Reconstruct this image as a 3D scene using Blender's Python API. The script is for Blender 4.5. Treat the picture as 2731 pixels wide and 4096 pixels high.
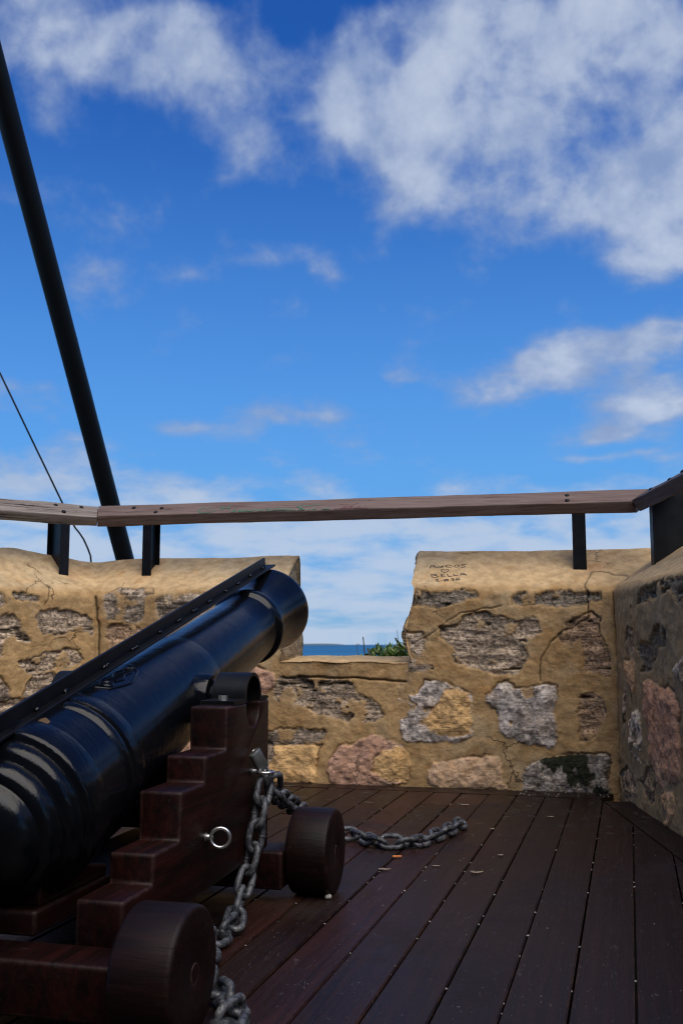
import bpy, bmesh, math, random
import numpy as np
from mathutils import Vector, Matrix
from math import sin, cos, pi, radians, sqrt

for _o in list(bpy.data.objects): bpy.data.objects.remove(_o)
SC = bpy.context.scene
COL = SC.collection
random.seed(7)

# ------------------------------------------------------------------ camera
cam = bpy.data.cameras.new('camera'); cam_o = bpy.data.objects.new('camera', cam); COL.objects.link(cam_o)
cam_o.location = (0, 0, 0.65)
cam_o.rotation_euler = (radians(90 + 6.98), 0, radians(16.0))
cam.sensor_fit = 'VERTICAL'; cam.sensor_height = 36.0; cam.sensor_width = 24.0
cam.lens = 35.0
cam.clip_start = 0.05; cam.clip_end = 20000
cam.dof.use_dof = True; cam.dof.focus_distance = 3.0; cam.dof.aperture_fstop = 7.1
SC.camera = cam_o
SC.view_settings.view_transform = 'Standard'; SC.view_settings.look = 'None'
SC.view_settings.gamma = 1.0; SC.view_settings.exposure = 0.0
try:
    SC.cycles.filter_width = 1.1
    SC.cycles.use_denoising = True
except Exception: pass

# ------------------------------------------------------------------ node helper
class NT:
    def __init__(s, tree): s.t = tree; s.n = tree.nodes; s.l = tree.links
    def new(s, ty, **kw):
        nd = s.n.new(ty)
        for k, v in kw.items(): setattr(nd, k, v)
        return nd
    def put(s, sock, v):
        if v is None: return
        if hasattr(v, 'is_output') or isinstance(v, bpy.types.NodeSocket): s.l.new(v, sock)
        else:
            if isinstance(v, (int, float)) and sock.type == 'RGBA': v = (v, v, v, 1)
            if isinstance(v, (tuple, list)) and sock.type == 'RGBA' and len(v) == 3: v = tuple(v) + (1,)
            sock.default_value = v
    def m(s, op, a, b=None, c=None, clamp=False):
        nd = s.new('ShaderNodeMath', operation=op); nd.use_clamp = clamp
        s.put(nd.inputs[0], a); s.put(nd.inputs[1], b)
        if c is not None: s.put(nd.inputs[2], c)
        return nd.outputs[0]
    def mix(s, f, a, b, bt='MIX'):
        nd = s.new('ShaderNodeMix', data_type='RGBA', blend_type=bt)
        s.put(nd.inputs[0], f); s.put(nd.inputs[6], a); s.put(nd.inputs[7], b)
        return nd.outputs[2]
    def noise(s, vec, scale, detail=4, rough=.55, dist=0, out=0):
        nd = s.new('ShaderNodeTexNoise'); s.put(nd.inputs['Vector'], vec)
        nd.inputs['Scale'].default_value = scale; nd.inputs['Detail'].default_value = detail
        nd.inputs['Roughness'].default_value = rough; nd.inputs['Distortion'].default_value = dist
        return nd.outputs[out]
    def ss(s, v, a, b, lo=0., hi=1.):
        nd = s.new('ShaderNodeMapRange', interpolation_type='SMOOTHSTEP')
        s.put(nd.inputs[0], v); s.put(nd.inputs[1], a); s.put(nd.inputs[2], b)
        nd.inputs[3].default_value = lo; nd.inputs[4].default_value = hi
        return nd.outputs[0]
    def mapv(s, vec, scale=(1, 1, 1), loc=(0, 0, 0), rot=(0, 0, 0)):
        nd = s.new('ShaderNodeMapping'); s.put(nd.inputs[0], vec)
        nd.inputs['Location'].default_value = loc; nd.inputs['Scale'].default_value = scale; nd.inputs['Rotation'].default_value = rot
        return nd.outputs[0]
    def bump(s, h, strength, dist, normal=None):
        nd = s.new('ShaderNodeBump'); s.put(nd.inputs['Height'], h)
        nd.inputs['Strength'].default_value = strength; nd.inputs['Distance'].default_value = dist
        if normal is not None: s.put(nd.inputs['Normal'], normal)
        return nd.outputs[0]

# world-space measurements (metres)
STONES=[
 ('dark',[(1.513,0.845),(1.585,0.83),(1.699,0.838),(1.737,0.842),(1.793,0.828),(1.812,0.804),(1.736,0.791),(1.651,0.768),(1.584,0.763),(1.556,0.773),(1.503,0.778)]),
 ('dark',[(1.951,0.808),(1.988,0.831),(2.052,0.816),(2.107,0.83),(2.161,0.834),(2.224,0.824),(2.313,0.825),(2.307,0.791),(2.231,0.773),(2.168,0.765),(2.051,0.775),(1.987,0.766),(1.946,0.78)]),
 ('strata',[(1.622,0.683),(1.707,0.688),(1.745,0.73),(1.82,0.743),(1.94,0.71),(2.041,0.722),(2.062,0.66),(2.011,0.623),(2.001,0.577),(2.009,0.55),(1.981,0.513),(1.962,0.481),(1.862,0.475),(1.806,0.493),(1.686,0.529),(1.677,0.557),(1.687,0.585),(1.659,0.613),(1.631,0.641)]),
 ('brown',[(2.125,0.65),(2.139,0.687),(2.194,0.719),(2.266,0.732),(2.3,0.714),(2.299,0.65),(2.315,0.605),(2.336,0.574),(2.342,0.498),(2.333,0.471),(2.285,0.488),(2.232,0.497),(2.22,0.546),(2.19,0.596),(2.146,0.618),(2.124,0.632)]),
 ('grey',[(1.488,0.66),(1.555,0.655),(1.573,0.622),(1.568,0.575),(1.582,0.529),(1.601,0.501),(1.562,0.487),(1.486,0.486)]),
 ('strata',[(0.869,0.44),(0.914,0.459),(1.029,0.454),(1.155,0.452),(1.243,0.438),(1.267,0.397),(1.317,0.367),(1.366,0.344),(1.39,0.298),(1.329,0.27),(1.218,0.265),(1.093,0.298),(0.966,0.344),(0.883,0.349)]),
 ('white',[(1.446,0.44),(1.476,0.435),(1.469,0.387),(1.536,0.388),(1.561,0.447),(1.632,0.445),(1.692,0.425),(1.75,0.403),(1.773,0.368),(1.76,0.258),(1.769,0.212),(1.712,0.188),(1.641,0.192),(1.522,0.183),(1.46,0.199),(1.457,0.287),(1.487,0.299),(1.499,0.347),(1.451,0.363)]),
 ('yellow',[(1.541,0.271),(1.595,0.325),(1.644,0.396),(1.692,0.42),(1.75,0.397),(1.767,0.351),(1.759,0.223),(1.677,0.21),(1.594,0.226),(1.571,0.248)]),
 ('white',[(1.823,0.386),(1.88,0.445),(1.915,0.448),(1.949,0.423),(2.018,0.423),(2.081,0.447),(2.121,0.436),(2.131,0.402),(2.119,0.345),(2.107,0.322),(2.122,0.254),(2.115,0.198),(2.097,0.163),(2.013,0.189),(1.945,0.216),(1.887,0.226),(1.87,0.249),(1.877,0.283),(1.86,0.329),(1.826,0.363)]),
 ('brown',[(2.21,0.38),(2.233,0.403),(2.266,0.406),(2.305,0.382),(2.314,0.337),(2.296,0.269),(2.249,0.212),(2.216,0.211),(2.209,0.267)]),
 ('pink',[(1.137,-0.003),(1.137,0.103),(1.18,0.163),(1.242,0.176),(1.279,0.195),(1.341,0.212),(1.401,0.192),(1.45,0.181),(1.492,0.136),(1.501,0.067),(1.479,0.008),(1.4,-0.006),(1.279,-0.01)]),
 ('yellow',[(1.328,0.061),(1.34,0.108),(1.377,0.145),(1.45,0.17),(1.492,0.136),(1.501,0.067),(1.479,0.008),(1.4,0.017)]),
 ('yellow',[(0.865,0.107),(0.865,0.155),(0.967,0.164),(1.106,0.167),(1.081,0.101),(1.087,0.031),(1.069,-0.005),(0.854,-0.001)]),
 ('grey',[(0.852,0.215),(0.915,0.235),(1.03,0.237),(1.13,0.221),(1.105,0.179),(1.005,0.165),(0.852,0.161)]),
 ('pale',[(1.574,0.011),(1.569,0.069),(1.599,0.104),(1.711,0.125),(1.84,0.145),(1.891,0.135),(1.884,0.044),(1.906,0.005),(1.639,-0.004)]),
 ('mossy',[(1.969,-0.004),(1.97,0.058),(1.988,0.093),(2.068,0.14),(2.192,0.154),(2.314,0.163),(2.329,0.114),(2.326,-0.003),(2.098,-0.011)]),
 ('grey',[(0.035,0.838),(0.105,0.864),(0.168,0.866),(0.269,0.865),(0.286,0.846),(0.254,0.81),(0.249,0.769),(0.245,0.702),(0.184,0.697),(0.121,0.715),(0.059,0.71),(0.043,0.765)]),
 ('brown',[(0.06,0.686),(0.144,0.697),(0.201,0.697),(0.246,0.671),(0.203,0.593),(0.092,0.541),(0.061,0.634)]),
 ('grey',[(0.301,0.809),(0.355,0.829),(0.506,0.838),(0.665,0.821),(0.697,0.771),(0.509,0.673),(0.358,0.703),(0.305,0.754)]),
 ('strata',[(-0.288,0.73),(-0.258,0.759),(-0.18,0.767),(-0.115,0.761),(-0.049,0.743),(-0.016,0.728),(-0.003,0.692),(0.004,0.645),(-0.013,0.634),(-0.035,0.65),(-0.112,0.66),(-0.154,0.645),(-0.191,0.635),(-0.239,0.65),(-0.254,0.64),(-0.266,0.675)]),
 ('dark',[(-0.391,0.804),(-0.384,0.834),(-0.349,0.83),(-0.318,0.831),(-0.271,0.817),(-0.268,0.797),(-0.306,0.791),(-0.347,0.795)]),
 ('strata',[(-0.465,0.724),(-0.425,0.732),(-0.385,0.732),(-0.354,0.71),(-0.343,0.685),(-0.321,0.645),(-0.304,0.615),(-0.365,0.613),(-0.371,0.64),(-0.411,0.625),(-0.425,0.596),(-0.423,0.552),(-0.457,0.552)]),
 ('strata',[(-0.357,0.526),(-0.297,0.545),(-0.22,0.572),(-0.162,0.569),(-0.13,0.581),(-0.076,0.573),(-0.056,0.531),(-0.085,0.506),(-0.191,0.483),(-0.283,0.46),(-0.33,0.481),(-0.351,0.496)]),
 ('strata',[(-0.33,0.368),(-0.312,0.421),(-0.283,0.46),(-0.191,0.483),(-0.147,0.431),(-0.227,0.334),(-0.318,0.318)]),
 ('grey',[(-0.473,0.47),(-0.434,0.459),(-0.403,0.424),(-0.387,0.399),(-0.382,0.35),(-0.408,0.312),(-0.467,0.315)]),
 ('grey',[(-0.479,0.832),(-0.449,0.828),(-0.427,0.823),(-0.422,0.784),(-0.446,0.763),(-0.476,0.763)]),
 ('pink',[(2.858,0.473),(2.935,0.481),(3.036,0.47),(3.145,0.472),(3.213,0.45),(3.251,0.409),(3.235,0.337),(3.256,0.268),(3.204,0.162),(3.1,0.154),(3.028,0.121),(2.916,0.131),(2.869,0.223),(2.865,0.302),(2.826,0.358),(2.851,0.42)]),
 ('white',[(2.567,0.308),(2.663,0.367),(2.753,0.348),(2.766,0.272),(2.777,0.18),(2.685,0.164),(2.568,0.188),(2.559,0.251)]),
 ('grey',[(2.385,0.082),(2.505,0.129),(2.573,0.103),(2.638,0.071),(2.655,0.011),(2.609,-0.009),(2.449,-0.005)]),
 ('grey',[(2.709,0.097),(2.814,0.16),(2.892,0.175),(2.93,0.129),(2.92,0.058),(2.858,0.04),(2.769,0.066)]),
 ('pale',[(2.504,0.505),(2.528,0.545),(2.69,0.554),(2.699,0.495),(2.654,0.425),(2.588,0.456)]),
 ('dark',[(2.75,0.622),(2.91,0.623),(2.931,0.663),(3.038,0.686),(3.133,0.674),(3.152,0.618),(3.11,0.602),(3.027,0.609),(3.022,0.574),(2.91,0.511),(2.766,0.502),(2.728,0.58)]),
 ('pale',[(3.018,0.101),(3.148,0.124),(3.168,0.084),(3.107,0.012),(3.025,0.001),(3.07,0.035),(3.007,0.069)]),
 ('white',[(3.212,0.534),(3.349,0.591),(3.403,0.558),(3.336,0.493),(3.251,0.492)]),
 ('mossy',[(2.448,0.315),(2.482,0.42),(2.513,0.439),(2.489,0.275),(2.454,0.228)]),
 ('grey',[(2.518,0.603),(2.583,0.674),(2.689,0.664),(2.694,0.579),(2.531,0.568)]),
 ('dark',[(2.667,0.755),(2.794,0.81),(3.058,0.834),(3.348,0.84),(3.553,0.848),(3.541,0.761),(3.334,0.74),(3.261,0.742),(3.19,0.793),(3.051,0.78),(2.931,0.772),(2.735,0.753)]),
]
LETTERS= [[[1.569,0.170,0.942],[1.569,0.195,0.957],[1.583,0.194,0.956],[1.589,0.182,0.949],[1.598,0.174,0.944]],[[1.570,0.181,0.948],[1.585,0.182,0.949]],[[1.605,0.173,0.944],[1.605,0.184,0.950],[1.621,0.173,0.944],[1.626,0.189,0.953]],[[1.617,0.185,0.951],[1.631,0.179,0.947]],[[1.664,0.176,0.945],[1.655,0.176,0.945],[1.642,0.179,0.947],[1.638,0.189,0.953],[1.647,0.195,0.957],[1.663,0.190,0.954],[1.668,0.184,0.950]],[[1.676,0.184,0.950],[1.682,0.196,0.957],[1.695,0.195,0.957],[1.699,0.187,0.952],[1.692,0.177,0.946],[1.680,0.179,0.948],[1.676,0.184,0.950]],[[1.726,0.199,0.959],[1.716,0.201,0.960],[1.709,0.195,0.957],[1.713,0.189,0.953],[1.724,0.186,0.952],[1.727,0.180,0.948],[1.718,0.176,0.945],[1.705,0.180,0.948]],[[1.639,0.152,0.931],[1.629,0.161,0.936],[1.621,0.155,0.933],[1.626,0.143,0.925],[1.641,0.134,0.920],[1.656,0.148,0.929],[1.651,0.160,0.936],[1.640,0.156,0.934],[1.639,0.152,0.931]],[[1.587,0.102,0.901],[1.582,0.116,0.909],[1.579,0.118,0.911],[1.592,0.124,0.914],[1.604,0.121,0.913],[1.604,0.115,0.909],[1.590,0.111,0.906],[1.605,0.11,0.906],[1.616,0.105,0.903],[1.607,0.098,0.898],[1.589,0.096,0.898]],[[1.642,0.124,0.914],[1.625,0.123,0.914],[1.626,0.113,0.908],[1.641,0.115,0.909],[1.626,0.113,0.908],[1.631,0.102,0.901],[1.645,0.103,0.901]],[[1.652,0.124,0.914],[1.656,0.112,0.907],[1.662,0.102,0.901],[1.675,0.106,0.903]],[[1.679,0.124,0.914],[1.684,0.116,0.909],[1.689,0.11,0.906],[1.701,0.113,0.908]],[[1.712,0.113,0.908],[1.714,0.131,0.918],[1.723,0.130,0.918],[1.740,0.110,0.906]],[[1.713,0.119,0.911],[1.728,0.118,0.911]],[[1.604,0.078,0.887],[1.613,0.083,0.889],[1.618,0.080,0.888],[1.610,0.068,0.881],[1.623,0.067,0.880]],[[1.629,0.070,0.882],[1.633,0.069,0.881]],[[1.642,0.074,0.884],[1.649,0.083,0.890],[1.660,0.082,0.889],[1.663,0.073,0.884],[1.653,0.068,0.880],[1.642,0.070,0.882]],[[1.642,0.076,0.885],[1.661,0.076,0.886]],[[1.673,0.086,0.892],[1.682,0.090,0.894],[1.686,0.084,0.890],[1.677,0.075,0.885],[1.690,0.073,0.884]],[[1.710,0.091,0.895],[1.699,0.090,0.894],[1.694,0.080,0.888],[1.701,0.073,0.884],[1.712,0.078,0.887],[1.708,0.083,0.89],[1.696,0.080,0.888]]]
GREEN= [[[0.516,0.063],[0.498,0.062],[0.501,0.044],[0.467,0.064],[0.456,0.040],[0.471,0.005],[0.499,-0.013],[0.528,0.008],[0.544,0.034]],[[0.560,0.040],[0.570,0.066],[0.584,0.032],[0.562,0.033]],[[0.601,0.074],[0.608,0.030]],[[0.580,0.052],[0.607,0.044]],[[0.639,0.028],[0.626,-0.026]],[[0.636,-0.000],[0.649,0.003]],[[0.647,0.030],[0.649,-0.022]],[[0.667,0.026],[0.663,-0.013],[0.679,-0.014]],[[0.663,0.006],[0.674,0.012]],[[0.682,-0.014],[0.685,0.025],[0.705,0.017],[0.686,0.001],[0.709,-0.016]],[[0.712,-0.016],[0.716,0.020],[0.733,-0.017]],[[0.711,-0.003],[0.727,0.002]],[[0.729,0.015],[0.752,0.021]],[[0.740,0.019],[0.742,-0.018]],[[0.758,0.020],[0.760,-0.019]],[[0.779,0.019],[0.761,0.007],[0.777,-0.027],[0.791,-0.014],[0.788,0.018]],[[0.796,0.031],[0.818,0.016],[0.821,-0.016],[0.800,-0.028]],[[0.834,0.022],[0.857,0.024],[0.917,0.016],[0.899,-0.001],[0.839,0.001],[0.919,0.009]],[[0.842,-0.008],[0.888,-0.007],[0.834,-0.021]],[[0.824,-0.03],[0.857,-0.022],[0.895,-0.034]],[[0.939,0.048],[0.955,0.054],[0.991,0.047],[1.054,0.054]],[[0.946,0.041],[0.976,0.012],[0.991,-0.001],[0.960,0.033]],[[1.002,-0.021],[1.013,0.003],[1.051,0.014],[1.031,0.002]],[[1.070,-0.019],[1.095,-0.001],[1.116,0.007],[1.076,0.006]],[[0.956,-0.025],[0.986,-0.027]],[[0.969,-0.017],[0.977,-0.039]],[[0.960,-0.016],[0.986,-0.040]],[[0.917,-0.039],[0.928,-0.049],[0.947,-0.044]]]
RED= [[[1.132,-0.030],[1.14,0.001],[1.167,0.006],[1.194,-0.014],[1.166,-0.019]],[[1.152,0.053],[1.178,0.038],[1.187,0.051]],[[1.170,0.019],[1.214,0.029],[1.201,-0.021],[1.176,0.019]],[[1.208,0.030],[1.233,0.061]],[[1.228,-0.016],[1.248,0.027],[1.263,-0.025]],[[1.159,-0.038],[1.194,-0.046],[1.237,-0.036],[1.293,-0.034]],[[1.239,-0.043],[1.253,-0.031],[1.267,-0.049]]]
BLOBS= [(-0.546,0.56,0.103,0.034,0.8),(-0.448,0.555,0.078,0.031,0.78),(-0.588,0.53,0.039,0.021,0.6),(-0.501,0.522,0.049,0.018,0.55),(-0.382,0.489,0.051,0.032,0.5),(-0.382,0.447,0.055,0.027,0.36),(-0.565,0.482,0.039,0.022,0.45),(-0.486,0.468,0.027,0.015,0.4),(-0.29,0.533,0.023,0.033,0.4),(-0.239,0.59,0.042,0.014,0.4),(-0.133,0.55,0.09,0.056,0.85),(-0.021,0.547,0.106,0.068,0.9),(-0.203,0.502,0.064,0.044,0.85),(-0.144,0.457,0.076,0.042,0.85),(-0.046,0.446,0.106,0.052,0.82),(0.03,0.419,0.061,0.049,0.8),(-0.139,0.495,0.023,0.013,-0.4),(-0.014,0.397,0.025,0.023,-0.25),(0.066,0.481,0.048,0.07,0.5),(0.034,0.312,0.036,0.012,0.3),(-0.272,0.488,0.028,0.023,0.35),(0.039,0.352,0.044,0.025,0.9),(-0.244,0.547,0.051,0.025,0.5),(-0.181,0.408,0.041,0.024,0.35),(-0.211,0.557,0.028,0.021,-0.5),(-0.319,0.576,0.028,0.028,-0.5),(-0.13,0.248,0.052,0.018,1.0),(-0.056,0.274,0.055,0.021,0.75),(0.011,0.249,0.068,0.033,0.62),(0.045,0.285,0.048,0.011,1.1),(0.038,0.214,0.036,0.01,0.8),(-0.004,0.196,0.025,0.009,0.95),(-0.013,0.169,0.045,0.008,0.8),(-0.529,0.342,0.039,0.018,0.6),(-0.345,0.372,0.045,0.014,0.55),(-0.438,0.356,0.027,0.014,0.45),(-0.343,0.218,0.062,0.015,0.75),(-0.435,0.201,0.022,0.009,0.6),(-0.29,0.352,0.018,0.012,0.4),(-0.214,0.259,0.036,0.008,0.45),(-0.553,0.167,0.11,0.025,0.5),(-0.404,0.15,0.132,0.017,0.5),(-0.077,0.131,0.083,0.017,0.35)]
SKYM = (.17, .61, 1.39); SKYG = 1.0; SUN_E = 3.5
BOLTC = [(.099, .085), (.252, .070), (.237, .025), (2.185, .075), (2.185, .022)]
CREST = [[(-.35, 81), (-.335, 70), (-.30, 66), (-.265, 63), (-.23, 66), (-.195, 70), (-.185, 76), (-.20, 82), (-.23, 84)], [(-.30, 84), (-.27, 80), (-.25, 83), (-.225, 79), (-.21, 82)], [(-.29, 74), (-.265, 71), (-.24, 75), (-.215, 73)]]

# ------------------------------------------------------------------ world
SUN_EL, SUN_AZ = radians(57), radians(138)     # azimuth clockwise from +Y (towards +X)
W = bpy.data.worlds.new('World'); SC.world = W; W.use_nodes = True
w = NT(W.node_tree); w.n.clear()
sky = w.new('ShaderNodeTexSky', sky_type='NISHITA'); sky.sun_disc = False
sky.sun_elevation = SUN_EL; sky.sun_rotation = SUN_AZ
sky.altitude = 30; sky.air_density = 1.0; sky.dust_density = 0.6; sky.ozone_density = 2.5
tc = w.new('ShaderNodeTexCoord').outputs['Generated']
sep = w.new('ShaderNodeSeparateXYZ'); w.put(sep.inputs[0], tc)
X, Y, Z = sep.outputs
az = w.m('ARCTAN2', X, Y); el = w.m('ARCSINE', Z)
elc = w.m('MAXIMUM', el, 0.0)
cv = w.new('ShaderNodeCombineXYZ'); w.put(cv.inputs[0], X); w.put(cv.inputs[1], Y); w.put(cv.inputs[2], w.m('MAXIMUM', Z, 0.012))
w.put(sky.inputs[0], cv.outputs[0]) if 'Vector' in sky.inputs else None
# clouds: a layer seen in perspective, so the noise flattens towards the horizon
lz = w.m('MULTIPLY', w.m('LOGARITHM', w.m('ADD', w.m('MAXIMUM', Z, 0.0), 0.10), math.e), .60)
pc = w.new('ShaderNodeCombineXYZ'); w.put(pc.inputs[0], X); w.put(pc.inputs[1], Y); w.put(pc.inputs[2], lz)
P = pc.outputs[0]
n_big = w.noise(P, 13.0, 6, .54, .12)
n_fine = w.noise(P, 34.0, 5, .60, .1)
n_warp = w.noise(P, 9.0, 3, .5, 0, out=1)
ws = w.new('ShaderNodeSeparateColor'); w.put(ws.inputs[0], n_warp)
azw = w.m('ADD', az, w.m('MULTIPLY', w.m('SUBTRACT', ws.outputs[0], .5), .10))
elw = w.m('ADD', el, w.m('MULTIPLY', w.m('SUBTRACT', ws.outputs[1], .5), .045))
cover = None
for (a, e, ra, re, s) in BLOBS:
    dx = w.m('DIVIDE', w.m('SUBTRACT', azw, a), ra * 1.0); dy = w.m('DIVIDE', w.m('SUBTRACT', elw, e), re * 1.0)
    q = w.m('ADD', w.m('MULTIPLY', dx, dx), w.m('MULTIPLY', dy, dy))
    g = w.m('MULTIPLY', w.m('EXPONENT', w.m('MULTIPLY', q, -0.75)), s)
    cover = g if cover is None else w.m('ADD', cover, g)
cover = w.m('MINIMUM', cover, 1.0)
# low stratus bank along the horizon
bank = w.ss(w.m('SUBTRACT', el, w.ss(az, -.34, -.58, 0, .045)), .185, .10, 0, .86)
cover = w.m('MAXIMUM', cover, bank)
# the rest of the sky dome (behind and beside the viewer) carries the same scattered cumulus
azd = w.m('ABSOLUTE', w.m('ADD', az, .28))
rest = w.m('MAXIMUM', w.ss(azd, .42, .62), w.ss(el, .62, .80))
n_rest = w.noise(P, 2.2, 2, .5)
cover = w.m('ADD', w.m('MULTIPLY', cover, w.m('SUBTRACT', 1.0, rest)), w.m('MULTIPLY', w.ss(n_rest, .44, .64), rest))
dens = w.m('ADD', cover, w.m('ADD', w.m('MULTIPLY', w.m('SUBTRACT', n_big, .5), 2.5), w.m('MULTIPLY', w.m('SUBTRACT', n_fine, .5), .55)))
mask = w.ss(dens, .10, 1.10)
mask = w.m('POWER', mask, 1.1)
# sky colour: Nishita, deepened the way the photograph shows it
skyc = w.mix(1.0, sky.outputs[0], (SKYM[0], SKYM[1], SKYM[2], 1), 'MULTIPLY')
gam = w.new('ShaderNodeGamma'); w.put(gam.inputs[0], skyc); gam.inputs[1].default_value = SKYG
lowm = w.new('ShaderNodeMapRange'); w.put(lowm.inputs[0], el); lowm.inputs[1].default_value = .60; lowm.inputs[2].default_value = .10
low = w.m('POWER', lowm.outputs[0], 1.8)
skyc = w.mix(low, gam.outputs[0], (1.35, 4.0, 8.1, 1))
hz = w.ss(el, .09, .0)
skyc = w.mix(w.m('MULTIPLY', hz, .8), skyc, (2.6, 4.7, 6.9, 1))
shade = w.m('MULTIPLY', w.ss(dens, .35, 1.55), w.ss(w.noise(P, 15.0, 4, .55, .1), .25, .60))
cl = w.mix(shade, (2.6, 3.5, 5.6, 1), (5.6, 6.3, 7.6, 1))
cll = w.mix(w.ss(el, .22, .08), cl, (5.0, 6.0, 7.6, 1))
col = w.mix(w.m('MULTIPLY', mask, .88), skyc, cll)
bg = w.new('ShaderNodeBackground'); w.put(bg.inputs[0], col); bg.inputs[1].default_value = 0.1
wo = w.new('ShaderNodeOutputWorld'); w.l.new(bg.outputs[0], wo.inputs[0])
W.cycles.sampling_method = 'MANUAL'; W.cycles.sample_map_resolution = 512

sun = bpy.data.lights.new('sun', 'SUN'); sun.energy = SUN_E; sun.angle = radians(64); sun.color = (1.0, .90, .75)
sun_o = bpy.data.objects.new('sun', sun); COL.objects.link(sun_o)
sd = Vector((sin(SUN_AZ) * cos(SUN_EL), cos(SUN_AZ) * cos(SUN_EL), sin(SUN_EL)))
sun_o.rotation_euler = sd.to_track_quat('Z', 'Y').to_euler(); sun_o.location = sd * 20

# ------------------------------------------------------------------ object helpers
def link(o, parent=None):
    COL.objects.link(o)
    if parent is not None: o.parent = parent
    return o
def empty(name, loc=(0, 0, 0), rz=0):
    o = bpy.data.objects.new(name, None); o.location = loc; o.rotation_euler = (0, 0, rz); o.empty_display_size = .1
    return link(o)
def tag(o, label=None, cat=None, group=None, kind=None):
    for k, v in (('label', label), ('category', cat), ('group', group), ('kind', kind)):
        if v: o[k] = v
    return o
def obj(name, bm, mat, parent=None, smooth=None):
    me = bpy.data.meshes.new(name); bm.to_mesh(me); bm.free()
    o = bpy.data.objects.new(name, me); me.materials.append(mat)
    if smooth is not None:
        for p in me.polygons: p.use_smooth = True
        if smooth < 180:
            try: me.set_sharp_from_angle(angle=radians(smooth))
            except Exception: pass
    return link(o, parent)
def add_box(bm, x0, x1, y0, y1, z0, z1, bev=0, M=None):
    vs = [bm.verts.new((x, y, z)) for x in (x0, x1) for y in (y0, y1) for z in (z0, z1)]
    fs = [bm.faces.new([vs[i] for i in f]) for f in ((0, 1, 3, 2), (4, 6, 7, 5), (0, 4, 5, 1), (2, 3, 7, 6), (0, 2, 6, 4), (1, 5, 7, 3))]
    if bev:
        es = list({e for f in fs for e in f.edges})
        r = bmesh.ops.bevel(bm, geom=es, offset=bev, segments=3, affect='EDGES', profile=.5)
        vs = list({v for v in r['verts']} | {v for v in vs if v.is_valid})
    if M is not None:
        for v in vs: v.co = M @ v.co
    return vs
def add_lathe(bm, prof, seg=96, M=None, axis='Y'):
    """prof: list of (t, r) along the axis."""
    rings = []
    for t, r in prof:
        if r < 1e-6: 
            p = Vector((0, t, 0)); rings.append([bm.verts.new(M @ p if M else p)])
        else:
            rg = []
            for i in range(seg):
                a = 2 * pi * i / seg; p = Vector((r * cos(a), t, r * sin(a)))
                rg.append(bm.verts.new(M @ p if M else p))
            rings.append(rg)
    for A, B in zip(rings, rings[1:]):
        if len(A) == 1 and len(B) == 1: continue
        for i in range(seg):
            j = (i + 1) % seg
            if len(A) == 1: bm.faces.new((A[0], B[i], B[j]))
            elif len(B) == 1: bm.faces.new((A[i], B[0], A[j]))
            else: bm.faces.new((A[i], B[i], B[j], A[j]))
    return rings
def add_tube(bm, pts, r, seg=8, closed=False, cap=True, flat=None):
    pts = [Vector(p) for p in pts]; n = len(pts); rings = []
    rr = r if isinstance(r, (list, tuple)) else [r] * n
    up = None
    for i in range(n):
        if closed: t = pts[(i + 1) % n] - pts[i - 1]
        else: t = pts[min(i + 1, n - 1)] - pts[max(i - 1, 0)]
        t.normalize()
        if up is None:
            up = Vector((0, 0, 1)) if abs(t.z) < .9 else Vector((1, 0, 0))
        a = t.cross(up); a.normalize(); b = a.cross(t); up = b
        rings.append([bm.verts.new(pts[i] + (a * cos(2 * pi * k / seg) + b * sin(2 * pi * k / seg)) * rr[i]) for k in range(seg)])
    m = n if closed else n - 1
    for i in range(m):
        A, B = rings[i], rings[(i + 1) % n]
        off = 0
        if closed and i == n - 1:
            off = min(range(seg), key=lambda o: (A[0].co - B[o].co).length)
        for k in range(seg):
            bm.faces.new((A[k], A[(k + 1) % seg], B[(k + 1 + off) % seg], B[(k + off) % seg]))
    if cap and not closed:
        bm.faces.new(list(reversed(rings[0]))); bm.faces.new(rings[-1])
    bmesh.ops.recalc_face_normals(bm, faces=bm.faces[:])
def extrude_poly(bm, pts, h, axis_fn, bev=0, seg=3):
    """pts 2-D outline; axis_fn(u, v, w) -> Vector; w from 0 to h"""
    A = [bm.verts.new(axis_fn(u, v, 0)) for u, v in pts]; B = [bm.verts.new(axis_fn(u, v, h)) for u, v in pts]
    fs = [bm.faces.new(A), bm.faces.new(list(reversed(B)))]
    n = len(pts)
    for i in range(n): fs.append(bm.faces.new((A[i], B[i], B[(i + 1) % n], A[(i + 1) % n])))
    bmesh.ops.recalc_face_normals(bm, faces=fs)
    if bev:
        es = [e for e in {e for f in fs for e in f.edges} if e.calc_face_angle(0) > .6]
        bmesh.ops.bevel(bm, geom=es, offset=bev, segments=seg, affect='EDGES', profile=.5, clamp_overlap=True)

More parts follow.
